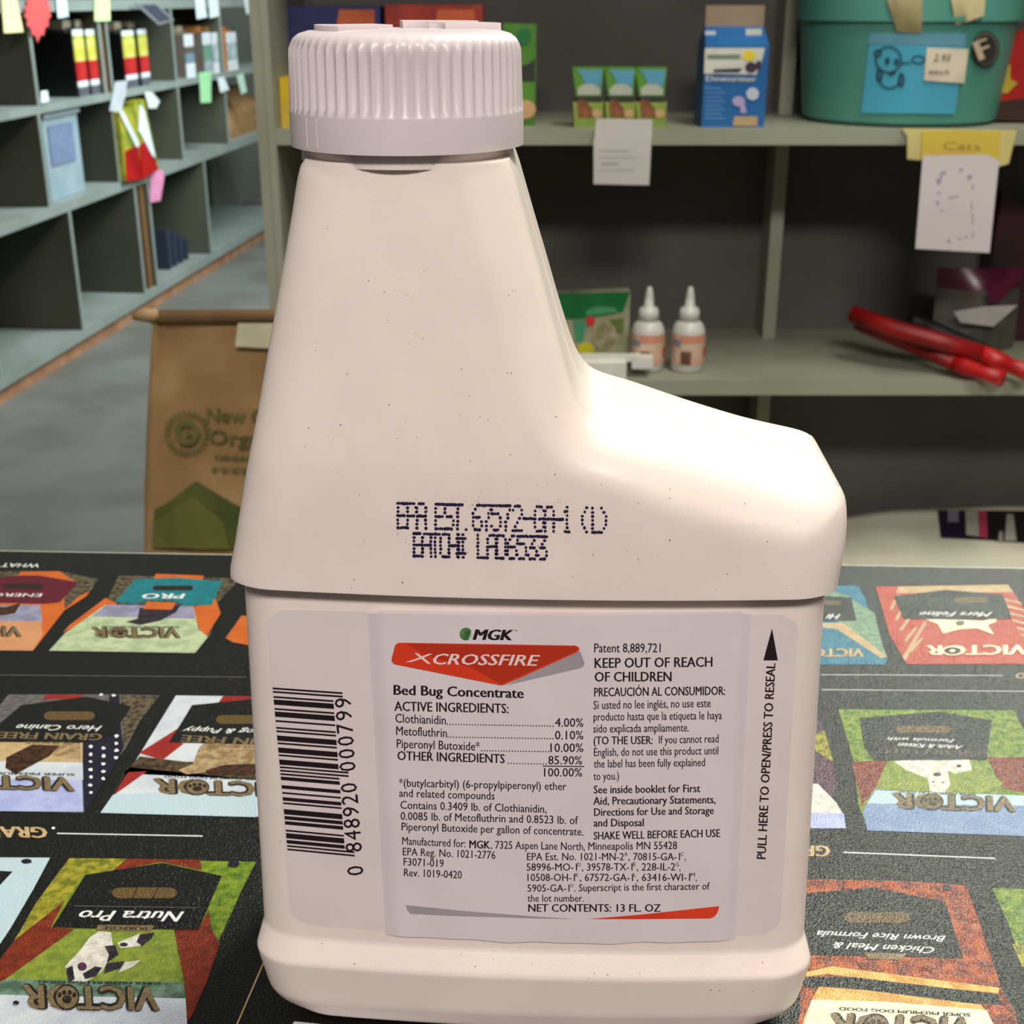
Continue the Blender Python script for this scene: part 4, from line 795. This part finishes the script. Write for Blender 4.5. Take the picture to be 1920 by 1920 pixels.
MB().slab([on_y(940, 250, 1.86), on_y(1003, 248, 1.86), on_y(1006, 46, 1.86), on_y(944, 44, 1.86)], (0, .05, 0)).out('body', M_pg, t)
yq([(950, 152), (1003, 152), (1003, 110), (995, 118), (950, 130)], 1.8595).out('dark_band', M_pd, t); yq(blob(985, 205, 20, 18), 1.8590).out('puppy_print', M_dl, t); yq(blob(982, 68, 14, 16), 1.8590).out('leaf_print', M('deep green', (24, 112, 56), .4), t)
# notes hanging from the edge
nt_ = thing('paper_note', 'white handwritten note taped to the upper shelf edge below the green tubs', 'note', on_y(1166, 285, 1.79))
mp_ = M('note paper', (196, 192, 186), .8, (186, 182, 178), 8)
G = [(1115, 222), (1222, 224), (1222, 250), (1221, 254), (1222, 262), (1218, 345), (1113, 345), (1114, 264), (1117, 256), (1115, 250)]
yq([(1113, 345), (1217, 347), (1221, 270), (1221, 258), (1113, 262)], 1.782, .0008).out('sheet', mp_, nt_); yq([(1114, 263), (1222, 259), (1223, 224), (1118, 222)], 1.788, .0008).out('fold', mp_, nt_)
sc = MB()
for k, (xa, xb_, y) in enumerate(((1122, 1180, 282), (1122, 1196, 294), (1126, 1160, 306), (1126, 1190, 318))):
    for q in range(9):
        x = xa+(xb_-xa)*q/9; yq([(x, y+2), (x+5, y+1), (x+5, y-.3), (x, y+.8)], 1.7810, .0003, 0, sc)
o = sc.out('handwriting', M('pencil', (150, 146, 148), .8), nt_); o['kind'] = 'stuff'
ct_ = thing('label_holder', 'yellow label strip in a clear holder clipped to the shelf under the bucket', 'label holder', on_y(1797, 275, 1.79))
yq([(1700, 255), (1690, 240), (1905, 244), (1890, 306), (1872, 312), (1700, 298)], 1.790, .003).out('holder', M('yellowed holder', (206, 196, 130), .4, (190, 170, 110), 6), ct_)
yq([(1728, 300), (1874, 304), (1876, 246), (1728, 246)], 1.786, .0006).out('yellow_strip', M('strip yellow', (206, 186, 62), .5, (200, 168, 80), 8), ct_)
ytext('Cats', (1768, 281), (1838, 283), 15, 1.7852, M('strip ink', (150, 130, 44), .6), 'lettering', ct_)
pn = thing('paper_sheet', 'white sheet with a faint pencil drawing hanging under the yellow label strip', 'paper', on_y(1790, 380, 1.785))
P = [(1716, 466), (1855, 474), (1873, 300), (1850, 290), (1730, 292)]
yq(P, 1.7815, .0008).out('sheet', M('sheet paper', (206, 198, 200), .8, (198, 190, 192), 6), pn)
sc = MB()
for x, y, w_, h_ in ((1770, 324, 6, 5), (1760, 340, 7, 8), (1764, 330, 3, 12), (1802, 318, 6, 5), (1818, 332, 7, 7), (1824, 350, 3, 8), (1760, 362, 4, 5), (1758, 380, 5, 6), (1784, 370, 10, 2), (1794, 368, 6, 2), (1822, 385, 2, 14), (1824, 410, 2, 16), (1824, 440, 2, 10), (1779, 452, 5, 5), (1766, 395, 5, 2), (1800, 448, 7, 2), (1812, 444, 6, 2)): yq(blob(x, y, w_*.7, h_*.7, 8), 1.7806, .0003, 0, sc)
o = sc.out('pencil_drawing', M('pencil violet', (158, 152, 172), .8), pn); o['kind'] = 'stuff'
# blue gable-top carton
y = 1.84; mb1, mw, mkr = M('carton blue', (28, 98, 158), .4, (22, 86, 148), 15), M('carton white', (206, 206, 196), .5), M('carton kraft top', (150, 128, 104), .6, (130, 108, 88), 12)
bc = thing('gable_carton', 'blue and white gable-top carton between the green tubs and the teal bucket', 'carton', on_y(1375, 240, y))
x0, x1 = on_y(1315, 240, y).x, on_y(1432, 240, y).x; z85 = on_y(1375, 86, y).z; zk = on_y(1375, 50, y+.02).z; zt = on_y(1375, 10, y+.03).z
MB().box((x0, y, z1a), (x1, y+.075, z85)).out('body', mb1, bc)
yc = y+.0375; m = MB(); m.add([(x0, y, z85), (x1, y, z85), (x1, y+.075, z85), (x0, y+.075, z85), (x0+.003, yc-.004, zk), (x1-.003, yc-.004, zk), (x1-.003, yc+.004, zk), (x0+.003, yc+.004, zk)], [(0, 1, 5, 4), (2, 3, 7, 6), (1, 2, 6, 5), (3, 0, 4, 7), (4, 5, 6, 7), (3, 2, 1, 0)], 0); m.out('gable', mb1, bc)
MB().box((x0+.003, yc-.003, zk), (x1-.003, yc+.003, zt)).out('crimped_top', mkr, bc)
bd = bc.children[0]
yq([(1320, 138), (1418, 140), (1430, 108), (1434, 90), (1322, 90)], y-.0005).out('white_panel', mw, bc); yq(blob(1404, 104, 13, 10), y-.0012).out('sun_print', M('print yellow', (226, 206, 40), .5), bc)
yq(blob(1408, 126, 11, 10), y-.0016).out('dog_print', M('print dark', (50, 34, 50), .5), bc); yq(blob(1422, 122, 5, 9), y-.0018).out('dog_print', M('print dark', (50, 34, 50), .5), bc)
yq([(1338, 135), (1386, 135), (1392, 128), (1338, 130)], y-.0013).out('lettering_band', M('print navy', (60, 70, 130), .5), bc)
yq([(1326, 110), (1388, 110), (1388, 102), (1326, 102)], y-.0013).out('lettering_band', M('print sage', (140, 160, 130), .5), bc)
ytext('Dewormer', (1324, 152), (1418, 153), 10, y-.002, mw, 'lettering', bc, .02)
yq(blob(1411, 176, 12, 12), y-.0008).out('round_print', M('print pale', (190, 200, 220), .5), bc); yq(blob(1385, 190, 12, 10), y-.0012).out('round_print', M('print lilac', (166, 160, 200), .5), bc); yq([(1388, 212), (1400, 212), (1396, 194), (1388, 194)], y-.0014).out('stem_print', M('print lilac', (166, 160, 200), .5), bc)
yq([(1374, 236), (1420, 236), (1420, 218), (1376, 218)], y-.0010).out('picture_print', M('print cream', (190, 186, 130), .5, (120, 120, 90), 40), bc)
sc = MB()
for k in range(8): yq([(1322, 168+k*8), (1352+(k*7) % 14, 168+k*8), (1352+(k*7) % 14, 164+k*8), (1322, 164+k*8)], y-.0008, .0003, 0, sc)
o = sc.out('small_print', M('print mid blue', (70, 130, 190), .5), bc); o['kind'] = 'stuff'
yq([(1322, 72), (1342, 72), (1342, 58), (1322, 58)], y-.0005+.02).out('corner_patch', M('print pale', (190, 200, 220), .5), bc); yq([(1398, 72), (1428, 72), (1428, 54), (1398, 54)], y+.019).out('corner_patch', mw, bc)
# teal bucket
yc = 1.80+.16; cxb = on_y(1685, 230, yc-.13).x; rb0 = on_y(1862, 215, yc).x-cxb; rb0 = (on_y(1860, 215, yc).x-on_y(1506, 215, yc).x)/2; rb1 = (on_y(1892, 15, yc).x-on_y(1492, 15, yc).x)/2; cxb = (on_y(1860, 215, yc).x+on_y(1506, 215, yc).x)/2
zr = on_y(1690, 42, yc-rb1).z
bk = thing('plastic_bucket', 'round teal plastic bucket with a blue label on the upper shelf', 'bucket', (cxb, yc, z1a))
mt = M('teal plastic', (84, 150, 134), .4, (76, 142, 126), 6)
pr = [(rb0*.93, 0), (rb0*.99, .006), (rb0, .014), (rb0+(rb1-rb0)*.9, zr-z1a), (rb1*1.035, zr-z1a+.001), (rb1*1.04, zr-z1a+.07), (rb1*1.0, zr-z1a+.072), (rb1*.95, zr-z1a+.06), (rb0*.95, .02)]
MB().lathe(pr, (cxb, yc, z1a), n=72).out('body', mt, bk, smooth=True); bk.children[0].modifiers.new('e', 'EDGE_SPLIT').split_angle = math.radians(40)
def wrap(pts, off, m, name, parent, n=10, rr=None):
    """sheet lying on the bucket wall"""
    mb = MB(); xs = [p[0] for p in pts]; ys = [p[1] for p in pts]; V = []; 
    def on_c(px, py):
        z = None; P = on_y(px, py, yc-rb1*.9)
        for _ in range(8):
            t_ = min(1, max(0, (P.z-z1a)/(zr-z1a))); r = (rb0+(rb1-rb0)*.9*t_)+off if P.z < zr else rb1*1.04+off
            xx = P.x-cxb; P = on_y(px, py, yc-math.sqrt(max(1e-6, r*r-xx*xx)))
        return P
    a, b, c, d = pts; V = [on_c(*[((1-u)*((1-v)*a[k]+v*d[k])+u*((1-v)*b[k]+v*c[k])) for k in (0, 1)]) for v in (0, .5, 1) for u in [i/n for i in range(n+1)]]
    return mb.add(V, [(j*(n+1)+i, j*(n+1)+i+1, (j+1)*(n+1)+i+1, (j+1)*(n+1)+i) for j in (0, 1) for i in range(n)]).out(name, m, parent, smooth=True)
lbk = wrap([(1614, 212), (1790, 214), (1812, 62), (1632, 62)], .0012, M('label sky blue', (70, 168, 196), .5, (76, 160, 190), 8), 'blue_label', bk)
wrap([(1626, 82), (1808, 86), (1812, 62), (1632, 62)], .0016, M('label fade', (100, 158, 180), .5), 'label_band', lbk)
ik = M('label drawing ink', (20, 60, 76), .6)
sc = MB()
def arcs(cx, cy, rx, ry, a0, a1, n=14, w_=1.6):
    for k in range(n):
        a = math.radians(a0+(a1-a0)*k/n); b = math.radians(a0+(a1-a0)*(k+1)/n)
        yy_ = yc-rb0*1.0+.0
        P = [(cx+(rx+w_)*math.cos(a), cy-(ry+w_)*math.sin(a)), (cx+(rx+w_)*math.cos(b), cy-(ry+w_)*math.sin(b)), (cx+(rx-w_)*math.cos(b), cy-(ry-w_)*math.sin(b)), (cx+(rx-w_)*math.cos(a), cy-(ry-w_)*math.sin(a))]
        sc.add([oc(*p) for p in P], [(0, 1, 2, 3)])
def oc(px, py, off=.0026):
    P = on_y(px, py, yc-rb1*.9)
    for _ in range(8):
        t_ = min(1, max(0, (P.z-z1a)/(zr-z1a))); r = rb0+(rb1-rb0)*.9*t_+off; xx = P.x-cxb; P = on_y(px, py, yc-math.sqrt(max(1e-6, r*r-xx*xx)))
    return P
arcs(1666, 112, 24, 24, 0, 360, 20); arcs(1646, 100, 7, 6, 0, 360, 8); arcs(1664, 114, 3, 5, 0, 360, 8, 2); arcs(1681, 116, 3, 5, 0, 360, 8, 2); arcs(1672, 134, 6, 5, 180, 360, 8, 2.5)
arcs(1649, 140, 4, 12, 0, 360, 8, 2.5); arcs(1690, 150, 4, 12, 0, 360, 8, 2.5); arcs(1668, 150, 18, 16, 180, 360, 10); arcs(1700, 126, 14, 8, 60, 170, 8); arcs(1722, 112, 12, 7, 0, 360, 12)
sc.out('line_drawing', ik, lbk)
pt = wrap([(1732, 151), (1808, 156), (1816, 92), (1738, 89)], .0034, M('price tag cream', (226, 214, 190), .6), 'price_tag', bk)
mi_ = M('pen ink', (70, 60, 60), .7)
for tt, a, b, cap in (('2.95', (1750, 115), (1784, 115), 13), ('each', (1742, 138), (1780, 140), 9)):
    P, Fc = text_px(tt, a, b, cap, 0, .3); mesh('handwriting', [oc(x, y_, .0046) for x, y_ in P], Fc, mi_, pt)
wrap([(1682, 60), (1728, 62), (1730, -10), (1660, -10)], .0030, M('masking tape', (176, 164, 118), .6, (150, 136, 96), 30), 'tape_strip', bk); wrap([(1792, 48), (1845, 30), (1848, -10), (1782, -10)], .0030, M('masking tape pale', (206, 194, 146), .6), 'tape_strip', bk)
st = MB(); 
def disc(cx, cy, rx, ry, off, n=24, m=0): st.add([oc(cx+rx*math.cos(2*math.pi*k/n)-.25*rx*math.sin(2*math.pi*k/n)*0, cy+ry*math.sin(2*math.pi*k/n), off) for k in range(n)], [tuple(range(n-1, -1, -1))], m)
disc(1848, 92, 26, 34, .004); disc(1848, 92, 22, 30, .005, 24, 1); disc(1848, 92, 21, 28, .006)
st.out('round_sticker', [M('sticker dark', (52, 46, 42), .5), M('sticker grey', (150, 150, 140), .5)], bk)
P, Fc = text_px('F', (1836, 114), (1862, 104), 36, .05, 0); mesh('sticker_letter', [oc(x, y_, .008) for x, y_ in P], Fc, M('sticker cream', (196, 178, 150), .5), bk)
# red bag at the right edge
y = 1.90; t = thing('red_bag', 'red bag with a yellow figure at the right edge beside the teal bucket', 'bag', on_y(1900, 185, y))
MB().slab([on_y(1858, 225, y), on_y(1990, 230, y), on_y(1990, 60, y), on_y(1872, 55, y)], (0, .05, 0)).out('body', M('red film', (150, 22, 22), .35, (170, 34, 30), 8), t)
yq([(1862, 160), (1880, 150), (1888, 120), (1894, 122), (1894, 148), (1908, 155), (1890, 174), (1880, 175)], y-.0005).out('yellow_print', M('print mustard', (176, 150, 40), .5), t); yq([(1858, 225), (1960, 228), (1960, 200), (1935, 182), (1858, 192)], y-.0008).out('dark_band', M('film brown', (56, 34, 28), .4), t)
# white dropper bottles
def dropper(px, py, label):
    y = 1.86; b = on_y(px, py, y); zz = z2a; H = on_y(px, 537+(py-700), y).z-zz+.0; r = (on_y(px+31, 660, y).x-on_y(px-31, 660, y).x)/2
    t = thing('dropper_bottle', label, 'bottle', (b.x, y, zz), 'white dropper bottles on the lower shelf')
    h = H; k = h/.125
    MB().lathe([(r*.9, 0), (r, .004), (r, h*.44), (r*.97, h*.50), (r*.85, h*.56), (r*.62, h*.60), (r*.5, h*.61)], (b.x, y, zz), n=32).out('body', M('bottle white', (204, 204, 196), .35), t, smooth=True)
    MB().lathe([(r*.62, h*.605), (r*.62, h*.70), (r*.52, h*.75), (r*.3, h*.77), (r*.24, h*.9), (r*.16, h*.985), (r*.06, h)], (b.x, y, zz), n=24).out('nozzle', M('bottle white', (204, 204, 196), .35), t, smooth=True)
    def band(z0, z1, a0, a1, m, nm, e=.0005):
        mb = MB(); n = 14; V = [(b.x+(r+e)*math.cos(math.radians(a0+(a1-a0)*i/n)), y+(r+e)*math.sin(math.radians(a0+(a1-a0)*i/n)), zz+z) for z in (z0, z1) for i in range(n+1)]
        return mb.add(V, [(i, i+1, n+2+i, n+1+i) for i in range(n)]).out(nm, m, t, smooth=True)
    lb2 = band(h*.10, h*.46, 190, 350, M('label peach', (206, 180, 158), .5, (198, 154, 128), 30), 'paper_label')
    band(h*.37, h*.46, 235, 330, M('label salmon', (206, 138, 114), .5), 'label_band', .0010); band(h*.32, h*.40, 205, 238, M('label slate', (130, 130, 144), .5), 'label_band', .0010)
    band(h*.11, h*.27, 240, 275, M('label dog', (70, 46, 36), .5, (110, 80, 60), 60), 'dog_print', .0012); band(h*.19, h*.30, 325, 350, M('label red spot', (206, 44, 36), .5), 'red_spot', .0014)
dropper(1212, 700, 'white dropper bottle with peach label, left one beside the green pouch'); dropper(1287, 700, 'white dropper bottle with peach label, right one of the two')
y = 1.90; t = thing('snack_pouch', 'green and clear snack pouch on the lower shelf beside the dropper bottles', 'pouch', on_y(1110, 650, y))
MB().slab([on_y(1040, 690, y), on_y(1178, 684, y), on_y(1182, 547, y), on_y(1045, 552, y)], (0, .03, 0)).out('body', M('pouch cream', (168, 164, 140), .4, (130, 136, 100), 20), t)
yq([(1040, 600), (1100, 597), (1168, 585), (1182, 547), (1045, 551)], y-.0004).out('green_header', M('pouch emerald', (14, 116, 54), .4, (8, 96, 44), 15), t); yq([(1098, 592), (1160, 585), (1150, 576), (1120, 574), (1100, 582)], y-.0016).out('lettering_band', M('pouch mint', (70, 150, 100), .4), t)
yq([(1074, 600), (1100, 600), (1094, 640), (1078, 640)], y-.0008).out('leaf_print', M('pouch sea green', (70, 150, 110), .4), t); yq(blob(1107, 602, 9, 9), y-.0020).out('red_print', M('label red spot', (206, 44, 36), .5), t)
yq(blob(1132, 628, 24, 28), y-.0012).out('window', M('pouch window', (176, 164, 140), .3, (120, 118, 76), 40), t); yq(blob(1098, 654, 16, 12), y-.0020).out('yellow_print', M('print lemon', (206, 196, 30), .5), t); yq([(1140, 600), (1170, 596), (1168, 625), (1150, 622)], y-.0008).out('leaf_print', M('pouch olive', (96, 116, 50), .4), t)
a, b = on_y(1076, 706, 1.815), on_y(1224, 690, 1.815)
t = thing('small_box', 'small white box lying on the shelf edge in front of the dropper bottle', 'box', ((a.x+b.x)/2, 1.83, z2a))
m = MB(); zt = on_y(1150, 664, 1.83).z; xm = on_y(1174, 690, 1.81).x; MB().box((a.x, 1.806, z2a), (xm, 1.845, z2a+.024)).out('body', M('box white', (226, 224, 214), .5), t)
MB().box((a.x, 1.815, z2a+.024), (b.x, 1.840, z2a+.030)).out('lid', M('box white', (226, 224, 214), .5), t); MB().box((on_y(1185, 670, 1.815).x, 1.813, z2a+.014), (b.x, 1.815, z2a+.030)).out('flap', M('box white', (226, 224, 214), .5), t)
# red rolled tubes
def rtube(pts, r, label):
    V = []
    for (px, py, h) in pts:
        d = Vector(rays([px], [py])[0]); zz = z2a+h; k = (zz-CZ)/d.z; V.append(Vector(C0)+d*k)
    t = thing('red_roll', label, 'roll', tuple(V[0]), 'red rolls on the lower shelf')
    mr = M('red cloth', (152, 8, 12), .5, (126, 5, 8), 20)
    MB().tube(V[:-3], r, n=14).out('roll', mr, t, smooth=True)
    MB().tube([V[-4]]+V[-3:], [r, r*1.1, r*.8, r*1.05], n=12).out('twisted_end', M('red cloth bright', (190, 24, 24), .45, (160, 12, 14), 30), t, smooth=True)
rtube([(1598, 588, .075), (1680, 618, .062), (1760, 640, .05), (1840, 664, .035), (1868, 676, .026), (1895, 686, .024), (1930, 698, .022)], .0132, 'red cloth roll, upper of the two resting on the lower shelf')
rtube([(1608, 604, .058), (1680, 634, .042), (1740, 658, .028), (1790, 682, .02), (1812, 690, .017), (1842, 699, .015), (1878, 709, .014)], .0120, 'red cloth roll, lower of the two resting on the lower shelf')
V = []
for (px, py, h) in ((1706, 600, .05), (1730, 608, .042), (1770, 624, .03), (1820, 646, .02), (1850, 660, .014)):
    d = Vector(rays([px], [py])[0]); k = (z2a+h-CZ)/d.z; V.append(Vector(C0)+d*k)
tag(MB().tube(V, .011, n=12).out('black_roll', M('black cloth', (12, 12, 14), .6), smooth=True), 'black cloth roll lying behind the two red rolls', 'roll')
# zip bag with purple top
y = 1.99; t = thing('zip_bag', 'clear bag with plum coloured top standing at the right of the lower shelf', 'bag', on_y(1830, 640, y))
z0 = z2a; xa, xb_ = on_y(1748, 600, y).x, on_y(1905, 600, y).x; zt = on_y(1820, 502, y).z
P = []; n = 14
mb = MB(); V = []
for j in range(9):
    v = j/8; z = z0+(zt-z0)*v; d = .038*(1-v)**.6+.004
    for i in range(n+1):
        u = i/n; x = xa+(xb_-xa)*u; V.append((x, y-d*math.sin(math.pi*u)-.004*math.sin(7*u+5*v), z))
mb.add(V, [(j*(n+1)+i, j*(n+1)+i+1, (j+1)*(n+1)+i+1, (j+1)*(n+1)+i) for j in range(6) for i in range(n)], 0); mb.add(V, [(j*(n+1)+i, j*(n+1)+i+1, (j+1)*(n+1)+i+1, (j+1)*(n+1)+i) for j in (6, 7) for i in range(n)], 1)
mb.out('film', [M('smoky film', (96, 88, 84), .15, (70, 70, 60), 12), M('plum film', (84, 14, 48), .3)], t, smooth=True)
yq([(1788, 584), (1800, 604), (1862, 612), (1908, 572), (1850, 574)], y-.05, .001).out('white_insert', M('insert white', (176, 172, 170), .5), t); yq([(1850, 548), (1900, 505), (1925, 505), (1880, 560), (1860, 570)], y-.052, .001).out('plum_flap', M('plum film', (84, 14, 48), .3), t)
MB().slab([on_y(1770, 600, 2.0), on_y(1790, 600, 2.0), on_y(1880, 665, 2.0), on_y(1790, 655, 2.0)], (0, .02, 0)).out('contents', M('sage contents', (84, 96, 76), .8), t)
y = 2.03; t = thing('plum_bag', 'dark plum bag leaning against the back panel at the right edge', 'bag', on_y(1900, 440, y))
z_b = z2a; MB().slab([on_y(1842, 645, y), on_y(2010, 650, y), on_y(2010, 440, y), on_y(1880, 360, y), on_y(1866, 440, y)], (0, .04, 0)).out('body', M('dark plum film', (62, 16, 30), .4, (44, 30, 26), 8), t)
# white sack with purple print on the lowest shelf
ws = thing('white_sack', 'big white sack with purple and black print lying on the lowest shelf', 'sack', (.55, 1.75, z3a))
nx, ny = 60, 24; V = []; sx0, sx1, sy0, sy1 = on_y(1480, 1000, 1.8).x, 1.25, 1.46, 2.09; zc_ = on_y(1700, 955, 2.05).z
rng = np.random.RandomState(3)
def sackz(u, v):
    e = (4*u*(1-u))**.22*(min(1, 4*v*(1-v)*1.6)**.25 if v < .5 else min(1, (1-v)*30)**.3)
    return (zc_-z3a)*e*(1+.02*math.sin(9*u+4*v)+.015*math.sin(23*u-11*v))
for j in range(ny+1):
    for i in range(nx+1):
        u, v = i/nx, j/ny; V.append((sx0+(sx1-sx0)*u, sy0+(sy1-sy0)*v, z3a+sackz(u, v)))
nb = len(V); V += [(x, y_, z3a) for x, y_, z in V]
q = nx+1; Fk = [(j*q+i, j*q+i+1, (j+1)*q+i+1, (j+1)*q+i) for j in range(ny) for i in range(nx)]; Fk += [(nb+a, nb+d, nb+c, nb+b) for a, b, c, d in Fk]
msk = M('woven white', (240, 238, 216), .6, (230, 227, 204), 14); skb = mesh('body', V, Fk, msk, ws, smooth=True)
def onsack(px, py, off=.002):
    d = Vector(rays([px], [py])[0]); z = zc_
    for _ in range(12):
        P = Vector(C0)+d*((z-CZ)/d.z); u = min(1, max(0, (P.x-sx0)/(sx1-sx0))); v = min(.999, max(.001, (P.y-sy0)/(sy1-sy0))); z = z3a+sackz(u, v)+off
    return P
def spatch(pts, m, name, off=.002):
    a, b, c, d = pts; n = 10; V = [onsack(*[((1-u)*((1-v)*a[k]+v*d[k])+u*((1-v)*b[k]+v*c[k])) for k in (0, 1)], off) for v in (0, .33, .66, 1) for u in [i/n for i in range(n+1)]]
    return MB().add(V, [(j*(n+1)+i, j*(n+1)+i+1, (j+1)*(n+1)+i+1, (j+1)*(n+1)+i) for j in range(3) for i in range(n)]).out(name, m, ws, smooth=True)
spatch([(1764, 1008), (1850, 1012), (1850, 957), (1758, 956)], M('sack purple', (48, 14, 74), .5, (34, 14, 40), 20), 'purple_print'); spatch([(1850, 1012), (1980, 1022), (1980, 958), (1850, 957)], M('sack black', (24, 20, 20), .5), 'black_print')
spatch([(1777, 979), (1797, 979), (1797, 957), (1777, 957)], M('sack grey violet', (150, 136, 156), .5), 'pale_print', .005); spatch([(1812, 1003), (1836, 1006), (1836, 958), (1810, 958)], M('sack lettering', (186, 182, 166), .5), 'pale_print', .005)
spatch([(1836, 1006), (1852, 1010), (1850, 957), (1834, 957)], M('sack pink', (190, 66, 96), .5), 'pink_print', .006); spatch([(1884, 1014), (1906, 1014), (1900, 964), (1888, 964)], M('sack lettering', (186, 182, 166), .5), 'pale_print', .005); spatch([(1872, 1014), (1880, 1014), (1880, 996), (1874, 996)], M('sack lettering', (186, 182, 166), .5), 'pale_print', .005)
# ------------------------------------------------------------------ kraft paper feed bag on the floor
y = 1.35; zt = on_y(400, 606, y).z; xa = on_y(293, 620, y).x; xb_ = on_y(980, 620, y).x; dp = .16
kb = thing('paper_bag', 'brown kraft paper feed bag with green print standing on the floor behind the counter', 'bag', ((xa+xb_)/2, y+dp/2, 0))
mk = M('kraft paper', (172, 138, 94), .75, (146, 114, 72), 9, bump=.3, bscale=30)
nx, nz_ = 70, 50; V = []
def bagy(u, v):   # front surface bulge, with a soft crease down from the top corner
    return .018*math.sin(math.pi*u)**.5*math.sin(math.pi*min(1, v*1.1))+.006*math.sin(5*v+3*u)+(lambda uc: .012*(1-u/uc) if u < uc else 0)(.004+.11*min(1, (1-v)/.12)+.03*(1-v))
xab = on_y(283, 1028, y).x; zab = on_y(283, 1028, y).z
def bx(u, v): return xa+(xb_-xa)*u+(1-u)*(xab-xa)*(zt*(1-v))/(zt-zab)+.006*math.sin(6*v)*(1 if u < .5 else -1)*abs(1-2*u)
for j in range(nz_+1):
    for i in range(nx+1): u, v = i/nx, j/nz_; V.append((bx(u, v), y-bagy(u, v), zt*v))
nb = len(V)
for j in range(nz_+1):
    for i in range(nx+1): u, v = i/nx, j/nz_; V.append((bx(u, v), y+.004+(dp-.01)*(1-v**3)+bagy(u, v)*.5, zt*v))
q = nx+1; Fk = [(j*q+i, j*q+i+1, (j+1)*q+i+1, (j+1)*q+i) for j in range(nz_) for i in range(nx)]; Fk += [(nb+a, nb+d, nb+c, nb+b) for a, b, c, d in list(Fk)]
for j in range(nz_):
    for e in (0, nx): a = j*q+e; b = (j+1)*q+e; Fk.append((a, b, nb+b, nb+a) if e == 0 else (a, nb+a, nb+b, b))
mesh('sack', V, Fk, mk, kb, smooth=True)
zr_t = on_y(400, 581, y).z
rl = MB(); rl.tube([(xa-.005, y, (zt+zr_t)/2), ((xa+xb_)/2, y, (zt+zr_t)/2+.001), (xb_+.01, y, (zt+zr_t)/2)], (zr_t-zt)*.52, n=12); rl.out('folded_top', M('kraft fold', (138, 108, 72), .75, (116, 88, 56), 12), kb, smooth=True)
tn = on_y(250, 592, y); MB().tube([(tn.x, y-.002, tn.z), (tn.x+.012, y-.002, tn.z+.001), (xa+.004, y, tn.z)], [.004, .007, .0075], n=10).out('tape_tail', M('tape tan', (164, 132, 92), .7), kb, smooth=True)
def kq(pts, m, name, parent=None, off=.001):
    V = []
    for px, py in pts:
        P = on_y(px, py, y)
        for _ in range(5):
            u = min(1, max(0, (P.x-xa)/(xb_-xa))); v = min(1, max(0, P.z/zt)); P = on_y(px, py, y-bagy(u, v)-off)
        V.append(P)
    return V
def kfill(pts, m, name, off=.007, rows=22, cols=10):
    ys = [p[1] for p in pts]; y0, y1 = min(ys)+.01, max(ys)-.01; mb = MB(); V = []; n = len(pts)
    for j in range(rows+1):
        yy = y0+(y1-y0)*j/rows; xs = [pts[i][0]+(pts[(i+1) % n][0]-pts[i][0])*(yy-pts[i][1])/(pts[(i+1) % n][1]-pts[i][1]) for i in range(n) if (pts[i][1]-yy)*(pts[(i+1) % n][1]-yy) < 0]
        V += [(min(xs)+(max(xs)-min(xs))*i/cols, yy) for i in range(cols+1)]
    q = cols+1; return mb.add(kq(V, m, name, None, off), [((j+1)*q+i, (j+1)*q+i+1, j*q+i+1, j*q+i) for j in range(rows) for i in range(cols)]).out(name, m, kb)
def kpoly(pts, m, name, off=.007): return MB().add(kq(pts, m, name, None, off), [tuple(range(len(pts)))]).out(name, m, kb)
kpoly([(441, 650), (560, 656), (560, 606), (446, 606)], M('sticker off white', (206, 202, 170), .6), 'address_label', .012)
gk = M('green print', (86, 88, 40), .75, (100, 96, 48), 40)
m = MB()
for k in range(26):
    a = 2*math.pi*k/26; c = (350, 811)
    P = [(c[0]+r*math.cos(a+da), c[1]+r*.98*math.sin(a+da)) for r, da in ((32, -.08), (43, -.06), (43, .06), (32, .08))]; m.add(kq(P, 0, '', None, .007), [(3, 2, 1, 0)])
for k in range(18):
    a, b = 2*math.pi*k/18, 2*math.pi*(k+1)/18; P = [(350+r*math.cos(t_), 811+r*math.sin(t_)) for r, t_ in ((13, a), (24, a), (24, b), (13, b))]; m.add(kq(P, 0, '', None, .007), [(3, 2, 1, 0)])
m.add(kq(blob(352, 812, 7, 7), 0, '', None, .007), [tuple(range(11, -1, -1))])
m.out('round_emblem', gk, kb)['label'] = 'green round emblem with a ring of short rays'
for tt, a, b, cap in (('New Country', (386, 790), (600, 796), 26), ('Organics', (390, 832), (560, 838), 26), ('ORGANIC', (402, 862), (500, 866), 10), ('FEEDS', (398, 886), (500, 890), 10)):
    P, Fc = text_px(tt, a, b, cap, .03, 0, 0); mesh('lettering', kq([tuple(p) for p in P], 0, '', None, .007), Fc, gk, kb)
gf = M('field print', (84, 88, 30), .75, (58, 72, 26), 12)
kfill([(285, 1030), (520, 1032), (560, 1000), (440, 945), (368, 902), (310, 945), (289, 955)], gf, 'field_print')
kfill([(285, 1030), (430, 1032), (420, 980), (360, 930), (310, 965), (288, 975)], M('field print light', (112, 108, 48), .75, (90, 94, 36), 10), 'field_print', .009)
